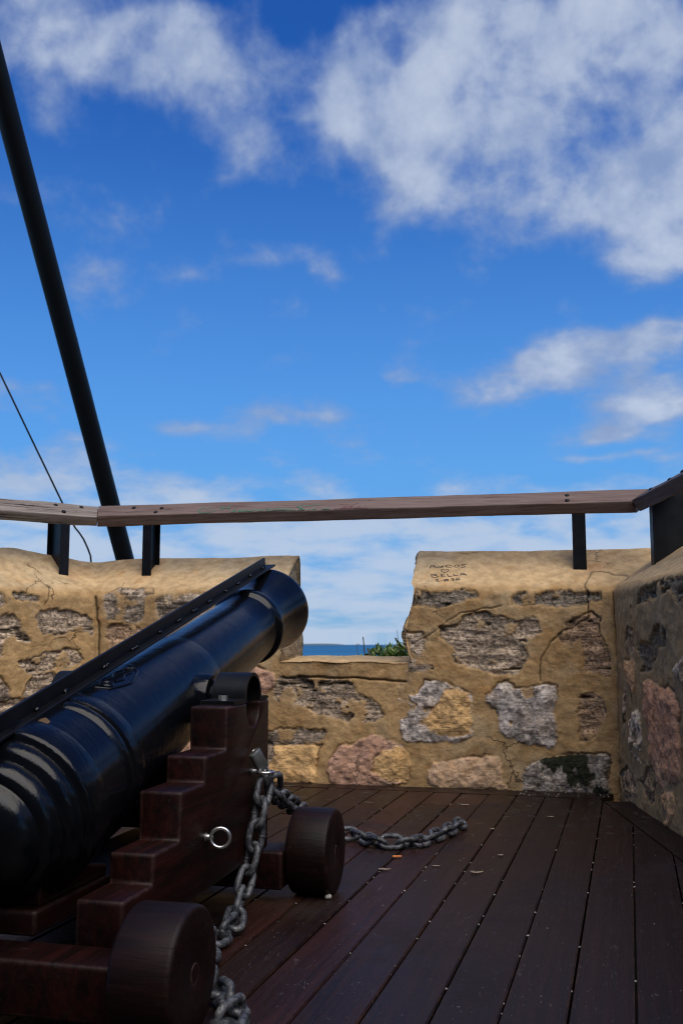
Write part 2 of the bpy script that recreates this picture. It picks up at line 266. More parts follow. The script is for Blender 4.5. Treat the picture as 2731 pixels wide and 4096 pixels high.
# ------------------------------------------------------------------ numpy noise
def _h(ix, iy, iz, seed):
    n = (ix.astype(np.int64) * 374761393 + iy.astype(np.int64) * 668265263 + iz.astype(np.int64) * 2147483647 + seed * 974634777) & 0xffffffff
    n = ((n ^ (n >> 13)) * 1274126177) & 0xffffffff
    n = (n ^ (n >> 16)) & 0xffffffff
    n = (n * 2246822519) & 0xffffffff
    return ((n ^ (n >> 15)) & 0xffffff) / float(0xffffff)
def vnoise(x, y, z, seed=0):
    ix, iy, iz = np.floor(x), np.floor(y), np.floor(z)
    fx, fy, fz = x - ix, y - iy, z - iz
    fx, fy, fz = fx * fx * (3 - 2 * fx), fy * fy * (3 - 2 * fy), fz * fz * (3 - 2 * fz)
    r = 0
    for a in (0, 1):
        for b in (0, 1):
            for c in (0, 1):
                wgt = (fx if a else 1 - fx) * (fy if b else 1 - fy) * (fz if c else 1 - fz)
                r = r + wgt * _h(ix + a, iy + b, iz + c, seed)
    return r * 2 - 1
def fbm(x, y, z, f, octv=4, seed=0, rough=.5):
    r = 0; a = 1; s = 0
    for o in range(octv):
        r = r + a * vnoise(x * f + 17.3 * o, y * f - 9.1 * o, z * f + 4.7 * o, seed + o); s += a; a *= rough; f *= 2.03
    return r / s
def sstep(x, a, b):
    t = np.clip((x - a) / (b - a), 0, 1); return t * t * (3 - 2 * t)

# ------------------------------------------------------------------ materials
def mat(name):
    m = bpy.data.materials.new(name); m.use_nodes = True
    t = NT(m.node_tree); b = t.n['Principled BSDF']
    return m, t, b
def tco(t, which='Object'): return t.new('ShaderNodeTexCoord').outputs[which]
def attr(t, name, out='Color'): return t.new('ShaderNodeAttribute', attribute_name=name).outputs[out]
def edge_mask(t, radius, lo=.02, hi=.25, samples=6):
    bv = t.new('ShaderNodeBevel'); bv.samples = samples; bv.inputs['Radius'].default_value = radius
    g = t.new('ShaderNodeNewGeometry')
    d = t.new('ShaderNodeVectorMath', operation='DOT_PRODUCT'); t.put(d.inputs[0], bv.outputs[0]); t.put(d.inputs[1], g.outputs['Normal'])
    return t.ss(t.m('SUBTRACT', 1.0, d.outputs['Value']), lo, hi)

def m_wall():
    m, t, b = mat('limestone_render')
    o = tco(t); c = attr(t, 'Col'); st = attr(t, 'stone', 'Fac'); dk = attr(t, 'dirt', 'Fac')
    fine = t.noise(o, 130, 6, .72); med = t.noise(o, 24, 6, .62); big = t.noise(o, 7, 4, .55)
    # strata run sideways in the exposed stones
    stv = t.mapv(o, (7, 7, 60)); strat = t.noise(stv, 1.6, 5, .6, .6)
    pit = t.noise(o, 75, 5, .72)
    col = t.mix(1.0, c, t.mix(t.ss(med, .28, .72), (.76, .74, .70, 1), (1.18, 1.17, 1.15, 1)), 'MULTIPLY')
    col = t.mix(t.m('MULTIPLY', t.ss(fine, .35, .7), .35), col, t.mix(1.0, col, (1.4, 1.38, 1.35, 1), 'MULTIPLY'))
    # orange / brown blotches in the mortar
    bl = t.ss(t.noise(o, 11, 5, .6, .5), .52, .70)
    mort = t.m('SUBTRACT', 1.0, st)
    col = t.mix(t.m('MULTIPLY', t.m('MULTIPLY', bl, mort), .45), col, t.mix(1.0, col, (.86, .66, .42, 1), 'MULTIPLY'))
    # pits and dark lichen in the stones
    pm = t.m('MULTIPLY', t.ss(pit, .50, .36), st)
    col = t.mix(t.m('MULTIPLY', pm, .42), col, (.035, .032, .026, 1))
    sm = t.m('MULTIPLY', t.ss(strat, .47, .36), st)
    col = t.mix(t.m('MULTIPLY', sm, .30), col, (.05, .045, .035, 1))
    # dirt in joints
    col = t.mix(dk, col, (.022, .020, .014, 1))
    # hairline cracks in the mortar
    vv = t.new('ShaderNodeVectorMath', operation='ADD'); t.put(vv.inputs[0], o)
    wn = t.new('ShaderNodeVectorMath', operation='SCALE'); t.put(wn.inputs[0], t.noise(o, 14, 4, .6, 0, out=1)); wn.inputs['Scale'].default_value = .10
    t.put(vv.inputs[1], wn.outputs[0])
    vo = t.new('ShaderNodeTexVoronoi', feature='DISTANCE_TO_EDGE'); t.put(vo.inputs['Vector'], vv.outputs[0]); vo.inputs['Scale'].default_value = 3.6
    ck = t.ss(vo.outputs['Distance'], .010, .002)
    ck = t.m('MULTIPLY', ck, t.ss(t.noise(o, 3.1, 2, .5), .54, .62))
    ck = t.m('MULTIPLY', ck, mort)
    col = t.mix(t.m('MULTIPLY', ck, .6), col, (.05, .038, .022, 1))
    t.put(b.inputs['Base Color'], col)
    t.put(b.inputs['Roughness'], .93)
    b.inputs['Specular IOR Level'].default_value = .25
    h = t.m('ADD', t.m('MULTIPLY', fine, .35), t.m('MULTIPLY', med, .8))
    h = t.m('SUBTRACT', h, t.m('MULTIPLY', ck, .9))
    h = t.m('SUBTRACT', h, t.m('MULTIPLY', t.m('ADD', pm, sm), .7))
    h = t.m('ADD', h, t.m('MULTIPLY', t.m('MULTIPLY', pit, st), 1.2))
    t.put(b.inputs['Normal'], t.bump(h, 1.0, .0075))
    return m

def m_black_paint(name='black_gloss_paint', rough=.07, bumps=1.0, base=(.003, .0035, .005)):
    m, t, b = mat(name); o = tco(t)
    n = t.noise(o, 30, 5, .6); d = t.noise(o, 140, 3, .6)
    streak = t.noise(t.mapv(o, (150, 9, 150)), 1.0, 4, .6)
    wear = t.ss(t.noise(o, 60, 4, .7), .70, .78)
    dust = t.ss(t.noise(o, 9, 5, .6), .45, .75)
    c = t.mix(t.m('MULTIPLY', dust, .25), base, (.005, .006, .009, 1))
    c = t.mix(t.m('MULTIPLY', wear, .2), c, (.08, .09, .11, 1))
    t.put(b.inputs['Base Color'], c)
    t.put(b.inputs['Roughness'], t.m('ADD', rough, t.m('ADD', t.m('MULTIPLY', dust, .10), t.m('MULTIPLY', wear, .3))))
    b.inputs['Specular IOR Level'].default_value = .28
    brush = t.noise(t.mapv(o, (22, 110, 22)), 1.0, 5, .65, .6)
    h = t.m('ADD', t.m('MULTIPLY', n, .8), t.m('ADD', t.m('MULTIPLY', brush, 1.0), t.m('MULTIPLY', d, .25)))
    t.put(b.inputs['Normal'], t.bump(h, .34 * bumps, .0024))
    return m

def m_black_steel():
    m, t, b = mat('black_painted_steel'); o = tco(t)
    n = t.noise(o, 18, 5, .6); f = t.noise(o, 160, 3, .6)
    sc = t.ss(t.noise(t.mapv(o, (20, 20, 3)), 6, 4, .7), .70, .76)
    em = edge_mask(t, .003, .05, .3)
    c = t.mix(t.ss(n, .4, .7), (.0018, .0019, .0024, 1), (.0042, .0045, .0058, 1))
    c = t.mix(t.m('MULTIPLY', sc, .35), c, (.10, .11, .12, 1))
    c = t.mix(t.m('MULTIPLY', em, .25), c, (.13, .10, .09, 1))
    t.put(b.inputs['Base Color'], c); t.put(b.inputs['Roughness'], t.m('ADD', .34, t.m('MULTIPLY', n, .25))); b.inputs['Specular IOR Level'].default_value = .26
    t.put(b.inputs['Normal'], t.bump(t.m('ADD', n, t.m('MULTIPLY', f, .3)), .35, .002))
    return m

def m_wood(name, dark, light, worn, grain=(60, 2.2, 60), rough=.42, wear=.6, rad=.006, lines=.5):
    """grain vector: long axis has the small number"""
    m, t, b = mat(name); o = tco(t)
    g = t.noise(t.mapv(o, grain), 1.0, 6, .65, .4)
    g2 = t.noise(t.mapv(o, tuple(v * 3.2 for v in grain)), 1.0, 4, .6)
    big = t.noise(o, 5, 3, .5)
    c = t.mix(t.ss(g, .25, .75), dark, light)
    c = t.mix(t.m('MULTIPLY', t.ss(big, .4, .7), .6), c, t.mix(.65, c, tuple(v * .45 for v in dark[:3]) + (1,)))
    ck = t.m('MULTIPLY', t.ss(t.noise(t.mapv(o, tuple(v * .6 for v in grain)), 1.0, 5, .7, .8), .36, .31), lines)
    c = t.mix(ck, c, (.004, .003, .003, 1))
    em = edge_mask(t, rad * 1.5, .008, .12)
    b.inputs['Specular IOR Level'].default_value = .20
    em = t.m('MULTIPLY', em, t.ss(t.noise(o, 34, 5, .75), .36, .60))
    c = t.mix(t.m('MULTIPLY', em, wear), c, worn)
    dust = t.ss(t.noise(o, 26, 6, .72), .58, .72)
    c = t.mix(t.m('MULTIPLY', dust, .10), c, (.12, .09, .08, 1))
    t.put(b.inputs['Base Color'], c)
    t.put(b.inputs['Roughness'], t.m('ADD', rough, t.m('ADD', t.m('MULTIPLY', g, .12), t.m('MULTIPLY', em, .25))))
    h = t.m('SUBTRACT', t.m('ADD', g, t.m('MULTIPLY', g2, .5)), t.m('MULTIPLY', ck, 1.5))
    t.put(b.inputs['Normal'], t.bump(h, .45, .0022))
    return m

def m_deck():
    m, t, b = mat('stained_deck_boards'); o = tco(t); v = attr(t, 'Col')
    g = t.noise(t.mapv(o, (70, 2.0, 70)), 1.0, 6, .65, .5)
    c = t.mix(t.ss(g, .25, .75), (.0062, .0030, .0024, 1), (.0185, .0080, .0058, 1))
    c = t.mix(1.0, c, v, 'MULTIPLY')
    # worn, dusty foot-traffic patches and pale scuffs
    du = t.ss(t.noise(o, 2.6, 6, .62, .3), .50, .70)
    c = t.mix(t.m('MULTIPLY', du, .40), c, (.026, .021, .017, 1))
    sc = t.m('MULTIPLY', t.ss(t.noise(t.mapv(o, (30, 11, 30), rot=(0, 0, .5)), 1.4, 7, .78, 1.2), .60, .67), t.ss(t.noise(o, 3.5, 2, .5), .42, .58))
    c = t.mix(t.m('MULTIPLY', sc, .45), c, (.16, .15, .15, 1))
    sp = t.ss(t.noise(o, 150, 2, .5), .71, .75)
    c = t.mix(t.m('MULTIPLY', sp, .6), c, (.22, .21, .20, 1))
    # lichen-like grey patches towards the parapet
    so = t.new('ShaderNodeSeparateXYZ'); t.put(so.inputs[0], o)
    pa = t.m('MULTIPLY', t.ss(t.noise(t.mapv(o, (9, 20, 9)), 1.6, 3, .5), .64, .67), t.ss(so.outputs[1], 3.0, 4.0))
    c = t.mix(t.m('MULTIPLY', pa, .5), c, (.10, .10, .085, 1))
    em = edge_mask(t, .004, .03, .35)
    c = t.mix(t.m('MULTIPLY', t.m('MULTIPLY', em, t.ss(t.noise(o, 16, 4, .7), .45, .62)), .35), c, (.12, .055, .022, 1))
    t.put(b.inputs['Base Color'], c)
    t.put(b.inputs['Roughness'], t.m('ADD', .36, t.m('ADD', t.m('MULTIPLY', du, .25), t.m('MULTIPLY', g, .16))))
    b.inputs['Specular IOR Level'].default_value = .22
    t.put(b.inputs['Normal'], t.bump(t.m('ADD', g, t.m('MULTIPLY', t.noise(o, 45, 4, .6), .6)), .55, .0018))
    return m

def m_chain():
    m, t, b = mat('galvanised_chain'); o = tco(t)
    oi = t.new('ShaderNodeObjectInfo').outputs['Random']
    ov = t.new('ShaderNodeVectorMath', operation='ADD'); t.put(ov.inputs[0], o)
    cx = t.new('ShaderNodeCombineXYZ'); t.put(cx.inputs[0], t.m('MULTIPLY', oi, 37.0)); t.put(cx.inputs[1], t.m('MULTIPLY', oi, 11.0)); t.put(ov.inputs[1], cx.outputs[0])
    p = ov.outputs[0]
    a = t.noise(p, 55, 5, .65); d = t.noise(p, 170, 4, .65)
    c = t.mix(t.ss(a, .38, .66), (.028, .031, .038, 1), (.125, .130, .140, 1))
    c = t.mix(t.m('MULTIPLY', t.ss(t.noise(p, 80, 5, .7, .6), .58, .68), .8), c, (.36, .34, .30, 1))
    c = t.mix(t.m('MULTIPLY', t.ss(t.noise(p, 42, 3, .6), .64, .72), .7), c, (.12, .055, .025, 1))
    t.put(b.inputs['Base Color'], c); b.inputs['Metallic'].default_value = .35
    t.put(b.inputs['Roughness'], t.m('ADD', .38, t.m('MULTIPLY', a, .3)))
    t.put(b.inputs['Normal'], t.bump(t.m('ADD', a, t.m('MULTIPLY', d, .6)), .5, .0012))
    return m

def m_steel(name='bright_steel', base=(.62, .61, .58), rough=.22):
    m, t, b = mat(name); o = tco(t)
    n = t.noise(o, 90, 4, .6); r = t.ss(t.noise(o, 60, 4, .7), .60, .72)
    t.put(b.inputs['Base Color'], t.mix(t.m('MULTIPLY', r, .5), tuple(base) + (1,), (.20, .11, .06, 1)))
    b.inputs['Metallic'].default_value = .95
    t.put(b.inputs['Roughness'], t.m('ADD', rough, t.m('MULTIPLY', n, .18)))
    t.put(b.inputs['Normal'], t.bump(n, .2, .0006))
    return m

def m_rail(name, dark, light, crack, rot):
    m, t, b = mat(name); o = t.mapv(tco(t), rot=(0, 0, rot))
    g = t.noise(t.mapv(o, (3.5, 90, 90)), 1.0, 6, .68, .35)
    big = t.noise(t.mapv(o, (2, 9, 9)), 1.0, 4, .6)
    c = t.mix(t.ss(g, .25, .72), dark, light)
    c = t.mix(t.m('MULTIPLY', t.ss(big, .45, .7), .5), c, t.mix(1.0, c, (.72, .62, .56, 1), 'MULTIPLY'))
    ck = t.ss(t.noise(t.mapv(o, (2.2, 60, 60)), 1.0, 5, .72, 1.0), .36 + crack, .31 + crack)
    c = t.mix(t.m('MULTIPLY', ck, .9), c, (.012, .009, .008, 1))
    kn = t.new('ShaderNodeTexVoronoi', feature='F1'); t.put(kn.inputs['Vector'], t.mapv(o, (2.2, 7, 7))); kn.inputs['Scale'].default_value = 1.0
    c = t.mix(t.m('MULTIPLY', t.ss(kn.outputs['Distance'], .10, .04), .6), c, (.05, .03, .02, 1))
    t.put(b.inputs['Base Color'], c); t.put(b.inputs['Roughness'], .72)
    b.inputs['Specular IOR Level'].default_value = .3
    t.put(b.inputs['Normal'], t.bump(t.m('SUBTRACT', g, t.m('MULTIPLY', ck, 1.6)), .7, .003))
    return m

def m_plain(name, col, rough=.7, nscale=40, var=.35, bump=.3, bd=.002, metallic=0):
    m, t, b = mat(name); o = tco(t); n = t.noise(o, nscale, 5, .65)
    c = tuple(col[:3])
    t.put(b.inputs['Base Color'], t.mix(n, tuple(v * (1 - var) for v in c) + (1,), tuple(min(1, v * (1 + var)) for v in c) + (1,)))
    b.inputs['Roughness'].default_value = rough; b.inputs['Metallic'].default_value = metallic
    t.put(b.inputs['Normal'], t.bump(n, bump, bd))
    return m

def m_sea():
    m, t, b = mat('sea_water'); o = tco(t)
    n = t.noise(t.mapv(o, (.012, .03, 1)), 1.0, 6, .65)
    n2 = t.noise(t.mapv(o, (.0012, .006, 1)), 1.0, 3, .5)
    c = t.mix(t.ss(n2, .35, .65), (.006, .082, .20, 1), (.012, .135, .27, 1))
    c = t.mix(t.m('MULTIPLY', t.ss(n, .62, .75), .25), c, (.05, .16, .28, 1))
    t.put(b.inputs['Base Color'], c); b.inputs['Roughness'].default_value = .55
    b.inputs['Specular IOR Level'].default_value = .25
    t.put(b.inputs['Normal'], t.bump(n, .5, 3.0))
    return m

MW = m_wall(); MBP = m_black_paint(); MBS = m_black_steel()
MCHK = m_wood('red_brown_stained_timber', (.0026, .0009, .0008, 1), (.021, .0038, .0019, 1), (.15, .095, .080, 1), (60, 3, 40), .40, .62, .008, .5)
MWHL = m_wood('dark_stained_wheel_timber', (.0042, .0017, .0014, 1), (.014, .0040, .0028, 1), (.15, .090, .075, 1), (6, 60, 60), .45, .55, .007, .5)
MDK = m_deck(); MCH = m_chain(); MST = m_steel(); MPL = m_steel('worn_padlock_steel', (.30, .31, .30), .34)
MR1 = m_rail('red_brown_rail_timber', (.105, .066, .050, 1), (.215, .155, .125, 1), 0.0, 0)
MR2 = m_rail('weathered_grey_rail_timber', (.14, .112, .090, 1), (.30, .255, .21, 1), .045, radians(-53))
MR3 = m_rail('dark_worn_rail_timber', (.050, .040, .038, 1), (.120, .100, .095, 1), .01, radians(76))
MSEA = m_sea()

# ------------------------------------------------------------------ parapet wall (path sweep with displaced render and exposed stones)
P1 = np.array([-2.42, 4.22]); P2 = np.array([-.06, 4.341])
dC = P2 - P1; LC = float(np.linalg.norm(dC)); dC = dC / LC
dL = np.array([-.6, -.8]); dR = np.array([.235, -.972]); dR /= np.linalg.norm(dR)
nC = np.array([-dC[1], dC[0]]); nL = np.array([-.8, .6]); nR = np.array([-dR[1], dR[0]])
vm1 = (nL + nC) / (1 + nL @ nC); vm2 = (nC + nR) / (1 + nC @ nR)
def path(s):
    s = np.asarray(s, float)[..., None]
    return np.where(s < 0, P1 + dL * (-s), np.where(s > LC, P2 + dR * (s - LC), P1 + dC * s))
def pnorm(s):
    s = np.asarray(s, float)[..., None]
    base = np.where(s < 0, nL, np.where(s > LC, nR, nC))
    k1 = np.clip(1 - np.abs(s) / .22, 0, 1); k2 = np.clip(1 - np.abs(s - LC) / .22, 0, 1)
    return base * (1 - k1 - k2) + vm1 * k1 + vm2 * k2
GS0, GS1 = .911, 1.500          # the embrasure
SILL = .525
PALETTE = {'dark': (.25, .215, .17), 'strata': (.50, .40, .30), 'brown': (.42, .29, .19), 'grey': (.44, .36, .28), 'white': (.55, .50, .465),
           'yellow': (.56, .37, .175), 'pink': (.50, .31, .225), 'pale': (.53, .37, .24), 'mossy': (.46, .41, .36)}
def poly_sd(px, pz, poly):
    d = np.full(px.shape, 1e9); ins = np.zeros(px.shape, bool); n = len(poly)
    for i in range(n):
        ax, az_ = poly[i]; bx, bz = poly[(i + 1) % n]
        ex, ez = bx - ax, bz - az_; L = ex * ex + ez * ez + 1e-12
        t = np.clip(((px - ax) * ex + (pz - az_) * ez) / L, 0, 1)
        d = np.minimum(d, np.hypot(px - ax - t * ex, pz - az_ - t * ez))
        c = ((az_ > pz) != (bz > pz)) & (px < ex * (pz - az_) / (ez + 1e-12) + ax); ins ^= c
    return np.where(ins, -d, d)

def build_wall():
    ds = .0044
    sL = np.arange(-1.5, GS0, ds); sM = np.arange(GS0 + ds, GS1 - ds / 2, ds)
    sR = np.concatenate([np.arange(GS1, LC + .9, ds), np.arange(LC + .9, LC + 3.2, .011)])
    S = []; K = []
    S += list(sL); K += [0] * len(sL)
    for k in np.linspace(0, 1, 34): S.append(GS0); K.append(k)
    S += list(sM); K += [1] * len(sM)
    for k in np.linspace(1, 0, 34): S.append(GS1); K.append(k)
    S += list(sR); K += [0] * len(sR)
    S = np.array(S); K = np.array(K)
    prof = [(0, z) for z in np.arange(-.05, .80, .0045)]
    for a in np.linspace(0, 1, 9): prof.append((.03 * a * a, .80 + .058 * a))
    nf = len(prof)
    for a in np.linspace(0, 1, 50)[1:]: prof.append((.03 + .28 * a, .858 + .172 * a))
    ns = len(prof)
    prof += [(.325, 1.022), (.335, .99)] + [(.34, z) for z in np.linspace(.9, -.4, 12)]
    prof = np.array(prof); nv = len(prof); nc = len(S)
    off = np.tile(prof[:, 0], (nc, 1)); z = np.tile(prof[:, 1], (nc, 1)); s = np.tile(S[:, None], (1, nv)); k = np.tile(K[:, None], (1, nv))
    # back line of the coping rises and dips; a hollow by the left corner
    lump = .014 * fbm(s, s * 0, s * 0, 2.2, 3, 31) + .004 * fbm(s, off, s * 0, 11, 4, 32)
    capw = sstep(z, .84, 1.0) * (off < .33)
    z = z + lump * capw + capw * (-.020 * np.exp(-((s + .02) / .09) ** 2) + .030 * np.exp(-((s + .30) / .14) ** 2))
    sill = SILL + .02 * np.clip(off / .3, 0, 1) + .010 * fbm(s, off, s * 0, 11, 5, 77, .6)
    zc = np.minimum(z, sill); z2 = z * (1 - k) + zc * k
    v = pnorm(s); p = path(s)
    x = p[..., 0] + v[..., 0] * off; y = p[..., 1] + v[..., 1] * off
    # front face battered a little, feet wander
    stone = np.zeros(s.shape); dirt = np.zeros(s.shape); sdm = np.full(s.shape, 1.)
    front = sstep(-off, -.06, -.02)
    warp = .013 * fbm(s, z, s * 0, 15, 5, 5, .6) + .008 * fbm(s, z, s * 0, 55, 3, 6)
    M1 = fbm(x, y, z2, 4.5, 4, 40); M2 = fbm(x, y, z2, 1.7, 3, 41); M3 = fbm(x, y, z2, 14, 4, 42)
    mort = np.stack([.415 + .08 * M1 + .05 * M3, .268 + .058 * M1 + .037 * M3, .122 + .03 * M1 + .022 * M3], -1)
    pale = sstep(M2 + .35 * M3, .12, .40)[..., None]
    mort = mort * (1 - .55 * pale) + np.array([.47, .36, .21]) * .55 * pale
    br = sstep(fbm(s, z, s * 0, 3.3, 5, 45, .6), .08, .38)[..., None]
    mort = mort * (1 - .42 * br) + np.array([.27, .155, .060]) * .42 * br
    gy = sstep(fbm(s * 1.6, z * .8, s * 0 + 3, 5.5, 5, 46, .6), .14, .40)[..., None]
    mort = mort * (1 - .35 * gy) + np.array([.26, .215, .15]) * .35 * gy
    # coping: smooth pale wash with grey-green stains
    cw = (sstep(z, .84, .88) * (off > .01))[..., None]
    g = sstep(fbm(x, y, z2, 3.1, 4, 51), .05, .4)[..., None]
    capc = np.array([.52, .365, .19]) * (1 + .05 * M1[..., None]) * (1 - g * .45) + np.array([.41, .34, .22]) * g * .45
    col = mort * (1 - cw) + capc * cw
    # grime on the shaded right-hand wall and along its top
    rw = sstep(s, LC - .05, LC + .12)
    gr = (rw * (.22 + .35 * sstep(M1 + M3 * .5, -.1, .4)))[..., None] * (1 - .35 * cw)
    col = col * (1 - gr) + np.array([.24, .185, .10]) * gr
    col = col * (1 + .14 * rw[..., None] * (1 - cw))  # right-hand face brightened in colour, as only skylight reaches it
    # rust bleeding from the feet of the posts
    for ps, po in ((.190, .16), (2.232, .16), (-.10, .16), (LC + .085, .16), (.19, .25), (LC + .085, .30)):
        ru = (.65 * np.exp(-(((s - ps) / .038) ** 2 + ((off - po) / .045) ** 2)) * (.6 + .5 * M3))[..., None]
        col = col * (1 - ru) + np.array([.33, .13, .05]) * ru
    gap_ok = (k < .02) | (z2 < SILL - .002)
    h = np.zeros(s.shape)
    # generic small stones beyond the photographed ones
    polys = list(STONES)
    rnd = random.Random(3)
    for cx, cz, rx, rz in [(.52, .58, .12, .08), (.30, .40, .13, .09), (.62, .30, .12, .10), (.15, .18, .12, .10), (.45, .10, .13, .08), (.80, .44, .10, .07), (-.35, .28, .15, .09), (-.7, .62, .14, .08),
                           (-.75, .30, .14, .11), (-1.1, .5, .15, .10), (-.4, .08, .12, .07), (-1.2, .2, .14, .1), (.78, .12, .10, .09), (3.75, .62, .14, .10), (3.9, .3, .15, .11), (4.3, .55, .14, .1), (4.4, .2, .15, .1), (4.9, .6, .14, .1), (4.8, .3, .14, .12), (5.3, .4, .14, .12), (3.5, .12, .12, .08), (3.4, .75, .12, .05)]:
        pts = [(cx + rx * cos(a) * rnd.uniform(.75, 1.15), cz + rz * sin(a) * rnd.uniform(.75, 1.15)) for a in [i * pi / 6 for i in range(12)]]
        polys.append((rnd.choice(['strata', 'grey', 'pink', 'yellow', 'strata']), pts))
    zr = z2
    for i, (ty, poly) in enumerate(polys):
        xs = [q[0] for q in poly]; zs = [q[1] for q in poly]; pad = .05
        sel = (s > min(xs) - pad) & (s < max(xs) + pad) & (zr > min(zs) - pad) & (zr < max(zs) + pad) & (off < .05) & gap_ok
        if not sel.any(): continue
        ss_, zz, ww = s[sel], zr[sel], warp[sel]
        sd = poly_sd(ss_, zz, poly) + ww
        mk = sstep(-sd + .006 * fbm(ss_, zz, ss_ * 0 + i, 70, 2, 66), -.003, .006)
        # smears of render left lying across the stones
        sm_ = fbm(ss_, zz, ss_ * 0 + i * 5, 15, 4, 74, .55)
        mk = mk * (1 - sstep(sm_, .24, .34) * (.9 if ty in ('strata', 'grey', 'brown', 'dark', 'white') else .0))
        c0 = np.array(PALETTE[ty]) * (.92 + .16 * ((i * 37) % 10) / 10)
        n1 = fbm(ss_, zz, ss_ * 0 + i, 22, 4, 60)[..., None]; n2 = fbm(ss_, zz, ss_ * 0 + i, 7, 3, 61)[..., None]
        cc = c0 * (1.08 + .34 * n1)
        if ty in ('strata', 'dark', 'brown', 'grey'):
            cc = cc * (1.05 + .75 * np.clip(fbm(ss_ * .18, zz, ss_ * 0 + i, 55, 4, 70, .6), -.7, .7))[..., None]
        if ty in ('white', 'mossy', 'grey'):
            gm = sstep(fbm(ss_, zz, ss_ * 0 + i, 30, 4, 67, .6), .02, .30)[..., None]; cc = cc * (1 - .55 * gm)
        if ty in ('pink', 'white', 'pale'): cc = cc * (1 - .5 * sstep(n2, .1, .5)) + np.array([.46, .37, .30]) * .5 * sstep(n2, .1, .5)
        if ty == 'mossy': cc = cc * (1 - sstep(n2 + n1 * .6, -.05, .15)) + np.array([.028, .032, .018]) * sstep(n2 + n1 * .6, -.05, .15)
        wr = sstep(ss_, LC, LC + .1)[:, None]; cc = cc * (1 + wr * np.array([.42, .22, -.06]))  # right-hand stones warmed and brightened in colour against the blue skylight
        cc = cc * np.array([1.03, .99, .93])
        cur = col[sel]; col[sel] = cur * (1 - mk[:, None]) + cc * mk[:, None]
        rough = fbm(ss_, zz, ss_ * 0 + i * 3, 26, 5, 62, .6)
        lay = fbm(ss_ * .22, zz, ss_ * 0 + i, 48, 4, 63, .6)
        gash = 0
        if ty in ('strata', 'dark', 'brown', 'grey'):
            lay2 = fbm(ss_ * .16, zz, ss_ * 0 + i * 7, 42, 4, 68, .55)
            gash = sstep(lay2, .20, .38) * sstep(fbm(ss_, zz, ss_ * 0 + i, 13, 3, 69), -.15, .15) * mk * (.6 if ty == 'grey' else 1)
        body = {'strata': -.010 + .013 * lay + .005 * rough, 'dark': -.012 + .010 * lay + .008 * rough, 'brown': -.010 + .009 * lay + .005 * rough,
                'grey': -.006 + .006 * lay + .007 * rough}.get(ty, .004 + .013 * rough)
        dome = 0 if ty in ('strata', 'dark', 'brown') else .007 * np.clip(-sd / .04, 0, 1)
        hh = h[sel]; h[sel] = hh * (1 - mk) + (body + dome - .012 * gash) * mk
        st = stone[sel]; stone[sel] = np.maximum(st, mk * {'strata': 1, 'dark': 1, 'brown': .8, 'grey': .7, 'mossy': .6, 'white': .4, 'pink': .22, 'pale': .15, 'yellow': .12}[ty])
        gp = fbm(ss_, zz, ss_ * 0, 9, 2, 64)
        nz_ = sstep(zz, np.mean(zs) - .05, np.mean(zs) + .05) * .7 + .3
        gro = np.exp(-((sd - .001) / .0038) ** 2) * sstep(gp, -.25, .25) * nz_
        h[sel] -= .009 * gro
        dirt[sel] = np.maximum(dirt[sel], np.maximum(gro * .62, gash * .80))
    # long cracks
    def crack(pts, wd=.0028, dep=.010, dr=.8):
        nonlocal h, dirt
        xs = [q[0] for q in pts]; zs = [q[1] for q in pts]
        sel = (s > min(xs) - .03) & (s < max(xs) + .03) & (zr > min(zs) - .03) & (zr < max(zs) + .03) & (off < .33) & gap_ok
        ss_ = s[sel] + .010 * fbm(s[sel], zr[sel], s[sel] * 0, 22, 4, 71); zz = zr[sel] + .010 * fbm(s[sel], zr[sel], s[sel] * 0, 22, 4, 72)
        d = np.full(ss_.shape, 1e9)
        for (ax, a2), (bx, b2) in zip(pts, pts[1:]):
            ex, ez = bx - ax, b2 - a2; t = np.clip(((ss_ - ax) * ex + (zz - a2) * ez) / (ex * ex + ez * ez), 0, 1)
            d = np.minimum(d, np.hypot(ss_ - ax - t * ex, zz - a2 - t * ez))
        g_ = np.exp(-(d / wd) ** 2); h[sel] -= dep * g_; dirt[sel] = np.maximum(dirt[sel], g_ * dr)
    crack([(.92, .455), (1.1, .462), (1.3, .450), (1.48, .445)], .004, .014)
    crack([(.0, .83), (.02, .70), (.03, .55), (.02, .30), (.05, 0)], .005, .016)
    crack([(2.23, .92), (2.25, .83), (2.26, .72), (2.13, .65), (2.06, .55), (2.05, .45)], .003, .008)
    crack([(2.23, .92), (2.33, .90), (2.42, .87)], .0025, .006)
    crack([(1.52, .60), (1.60, .66), (1.72, .74), (1.90, .77)], .0025, .006)
    crack([(LC + .0, .82), (LC - .0, .62), (LC + .02, .45), (LC + .01, .2), (LC, .0)], .004, .012, .7)
    crack([(.12, .90), (.13, .84), (.30, .83)], .0025, .006)
    crack([(-.25, .93), (-.22, .86), (-.24, .78)], .0025, .006)
    h = h * front
    # under-cap drip line: the smooth coping stands a few mm proud of the face below
    h += front * .006 * sstep(z, .795, .84)
    h += front * (.009 * fbm(s, z, s * 0, 4.2, 3, 80) * (1 - stone) + .0052 * fbm(s * .7, z, s * 0, 24, 5, 81, .62))
    # displacement: front face outwards, coping along its own normal
    px = x - v[..., 0] * h; py = y - v[..., 1] * h
    cz = sstep(off, .0, .05)
    bump_ = .0022 * fbm(x, y, z2, 12, 5, 90, .6) * cz
    endw = ((k > 0) & (k < 1) & (z > SILL + .004)).astype(float)
    sg = np.where(s < 1.2, 1., -1.)
    en = endw * (.012 * fbm(x, y, z2, 13, 5, 91) + .006 * fbm(x, y, z2 * 3, 30, 3, 92))
    # the raw stone of the merlon ends bulges and is eaten away between courses
    zb = np.clip(z2, 0, 1)
